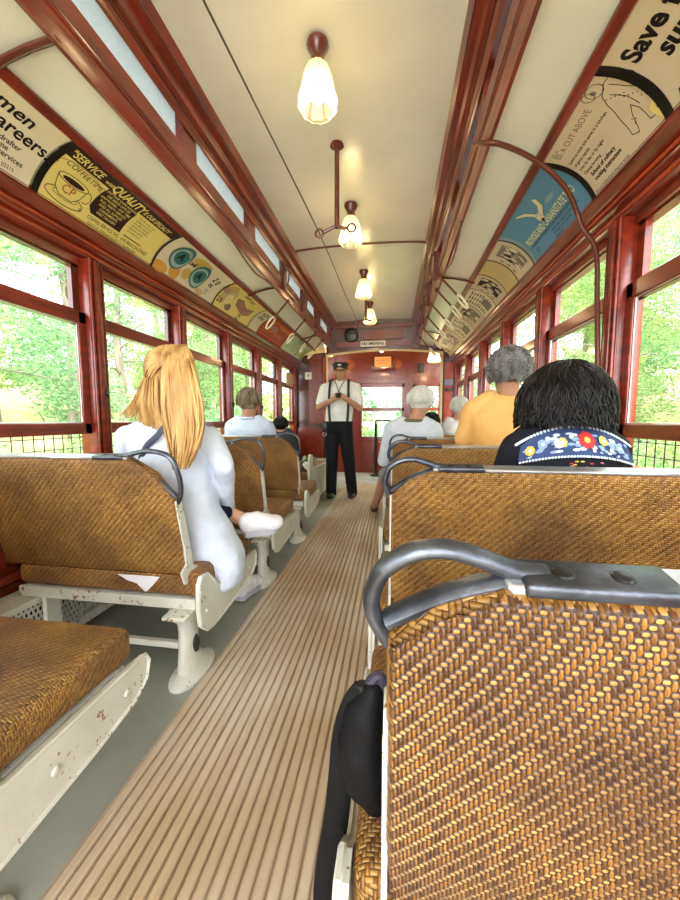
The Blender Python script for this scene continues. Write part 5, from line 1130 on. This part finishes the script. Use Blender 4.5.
def leaves(kind, seed, n_=7000):
    rg = np.random.default_rng(seed)
    if kind == 'tree': cl = [(rg.uniform(-1.3, 1.3), rg.uniform(-1.3, 1.3), rg.uniform(.9, 6.2), rg.uniform(.45, .95)) for _ in range(34)]
    else: cl = [(rg.uniform(-1.5, 1.5), rg.uniform(-1.2, 1.2), rg.uniform(.1, 1.5), rg.uniform(.35, .8)) for _ in range(18)]
    cl = np.array(cl); ci = rg.integers(0, len(cl), n_); d = rg.normal(size=(n_, 3)); d /= np.linalg.norm(d, axis=1)[:, None]; c = cl[ci, :3]+d*(cl[ci, 3]*rg.uniform(.35, 1, n_)**.5)[:, None]*np.array([1, 1, .62])
    a = rg.normal(size=(n_, 3)); a[:, 2] *= .5; a /= np.linalg.norm(a, axis=1)[:, None]; b_ = np.cross(a, rg.normal(size=(n_, 3))); b_ /= np.linalg.norm(b_, axis=1)[:, None]; s_ = rg.uniform(.022, .055, n_)[:, None]
    V = np.stack([c-a*s_, c+b_*s_*.45, c+a*s_, c-b_*s_*.45], 1).reshape(-1, 3); F = np.arange(4*n_, dtype=np.int32)
    me = bpy.data.meshes.new('foliage'); me.vertices.add(4*n_); me.vertices.foreach_set('co', V.ravel()); me.loops.add(4*n_); me.loops.foreach_set('vertex_index', F); me.polygons.add(n_); me.polygons.foreach_set('loop_start', np.arange(0, 4*n_, 4, dtype=np.int32)); me.update(calc_edges=True); return me
def trunk(seed):
    rd = random.Random(seed); b = MB(); b.tube(smoothpath([(0, 0, -.5), (.03, .02, 1), (-.05, .06, 2.6), (.06, -.02, 4.4), (0, 0, 6.4)], 4), [.15-.006*k for k in range(17)], 10)
    for k in range(16):
        z = .8+k*.34; a = rd.uniform(0, 6.28); l_ = rd.uniform(.9, 1.7); b.tube(smoothpath([(0, 0, z), (l_*.5*math.cos(a), l_*.5*math.sin(a), z+.1), (l_*math.cos(a+.2), l_*math.sin(a+.2), z+rd.uniform(-.1, .5))], 3), [.028, .026, .022, .018, .014, .010, .005], 5)
    return b
TR = []
for k in range(3):
    lm = leaves('tree', 20+k, 22000); lm.materials.append(LEAVES[k]); TR.append(lm)
BU = []
for k in range(3):
    lm = leaves('bush', 40+k, 12000); lm.materials.append(LEAVES[(k+1) % 3]); BU.append(lm)
tk = trunk(1).build('trunk', BARK); tkm = tk.data; bpy.data.objects.remove(tk)
def plant(kind, x, y, sc, rz, k, label, cat, grp):
    e = empty(kind, (x, y, ground_z(x, y)), label, cat, grp); e.rotation_euler = (0, 0, rz); e.scale = (sc, sc, sc)
    o = bpy.data.objects.new('foliage', (TR if kind == 'leafy_tree' else BU)[k]); COL.objects.link(o); o.parent = e
    if kind == 'leafy_tree': o = bpy.data.objects.new('trunk', tkm); COL.objects.link(o); o.parent = e
rd = random.Random(12)
for side, nm in ((-1, 'on the coffee card side'), (1, 'on the blue card side')):
    for row, (dx, cnt) in enumerate(((6.4, 5), (10.2, 6), (14.5, 6))):
        for k in range(cnt):
            x = XC+side*(dx+rd.uniform(-.6, .6)); y = -.5+k*(3.6, 4.2, 5.0)[row]+rd.uniform(-.5, .5)
            plant('leafy_tree', x, y, rd.uniform(.9, 1.15)*(1+.25*row), rd.uniform(0, 6.28), (k+row) % 3, 'leafy green tree standing outside the windows '+nm, 'tree', 'trees outside '+nm)
    for k in range(7):
        x = XC+side*(4.3+rd.uniform(0, .9)); y = -.2+k*2.3+rd.uniform(-.4, .4)
        plant('green_bush', x, y, rd.uniform(.75, 1.0), rd.uniform(0, 6.28), k % 3, 'low bright green bush outside the windows '+nm, 'bush', 'bushes outside '+nm)
for k in range(5):
    plant('leafy_tree', -7+3.4*k, 13+rd.uniform(-1, 1.5), rd.uniform(1, 1.3), rd.uniform(0, 6), k % 3, 'leafy green tree seen beyond the end window of the car', 'tree', 'trees ahead of the car')
for k in range(5):
    plant('leafy_tree', -9.5+4.6*k, 18.5+rd.uniform(-1, 1), rd.uniform(1.1, 1.4), rd.uniform(0, 6), k % 3, 'leafy green tree seen beyond the end window of the car', 'tree', 'trees ahead of the car')
for k in range(8):
    plant('green_bush', -4.5+1.3*k, 10.5+rd.uniform(-.4, .8), rd.uniform(.9, 1.2), rd.uniform(0, 6), k % 3, 'green bush seen beyond the end window of the car', 'bush', 'bushes ahead of the car')
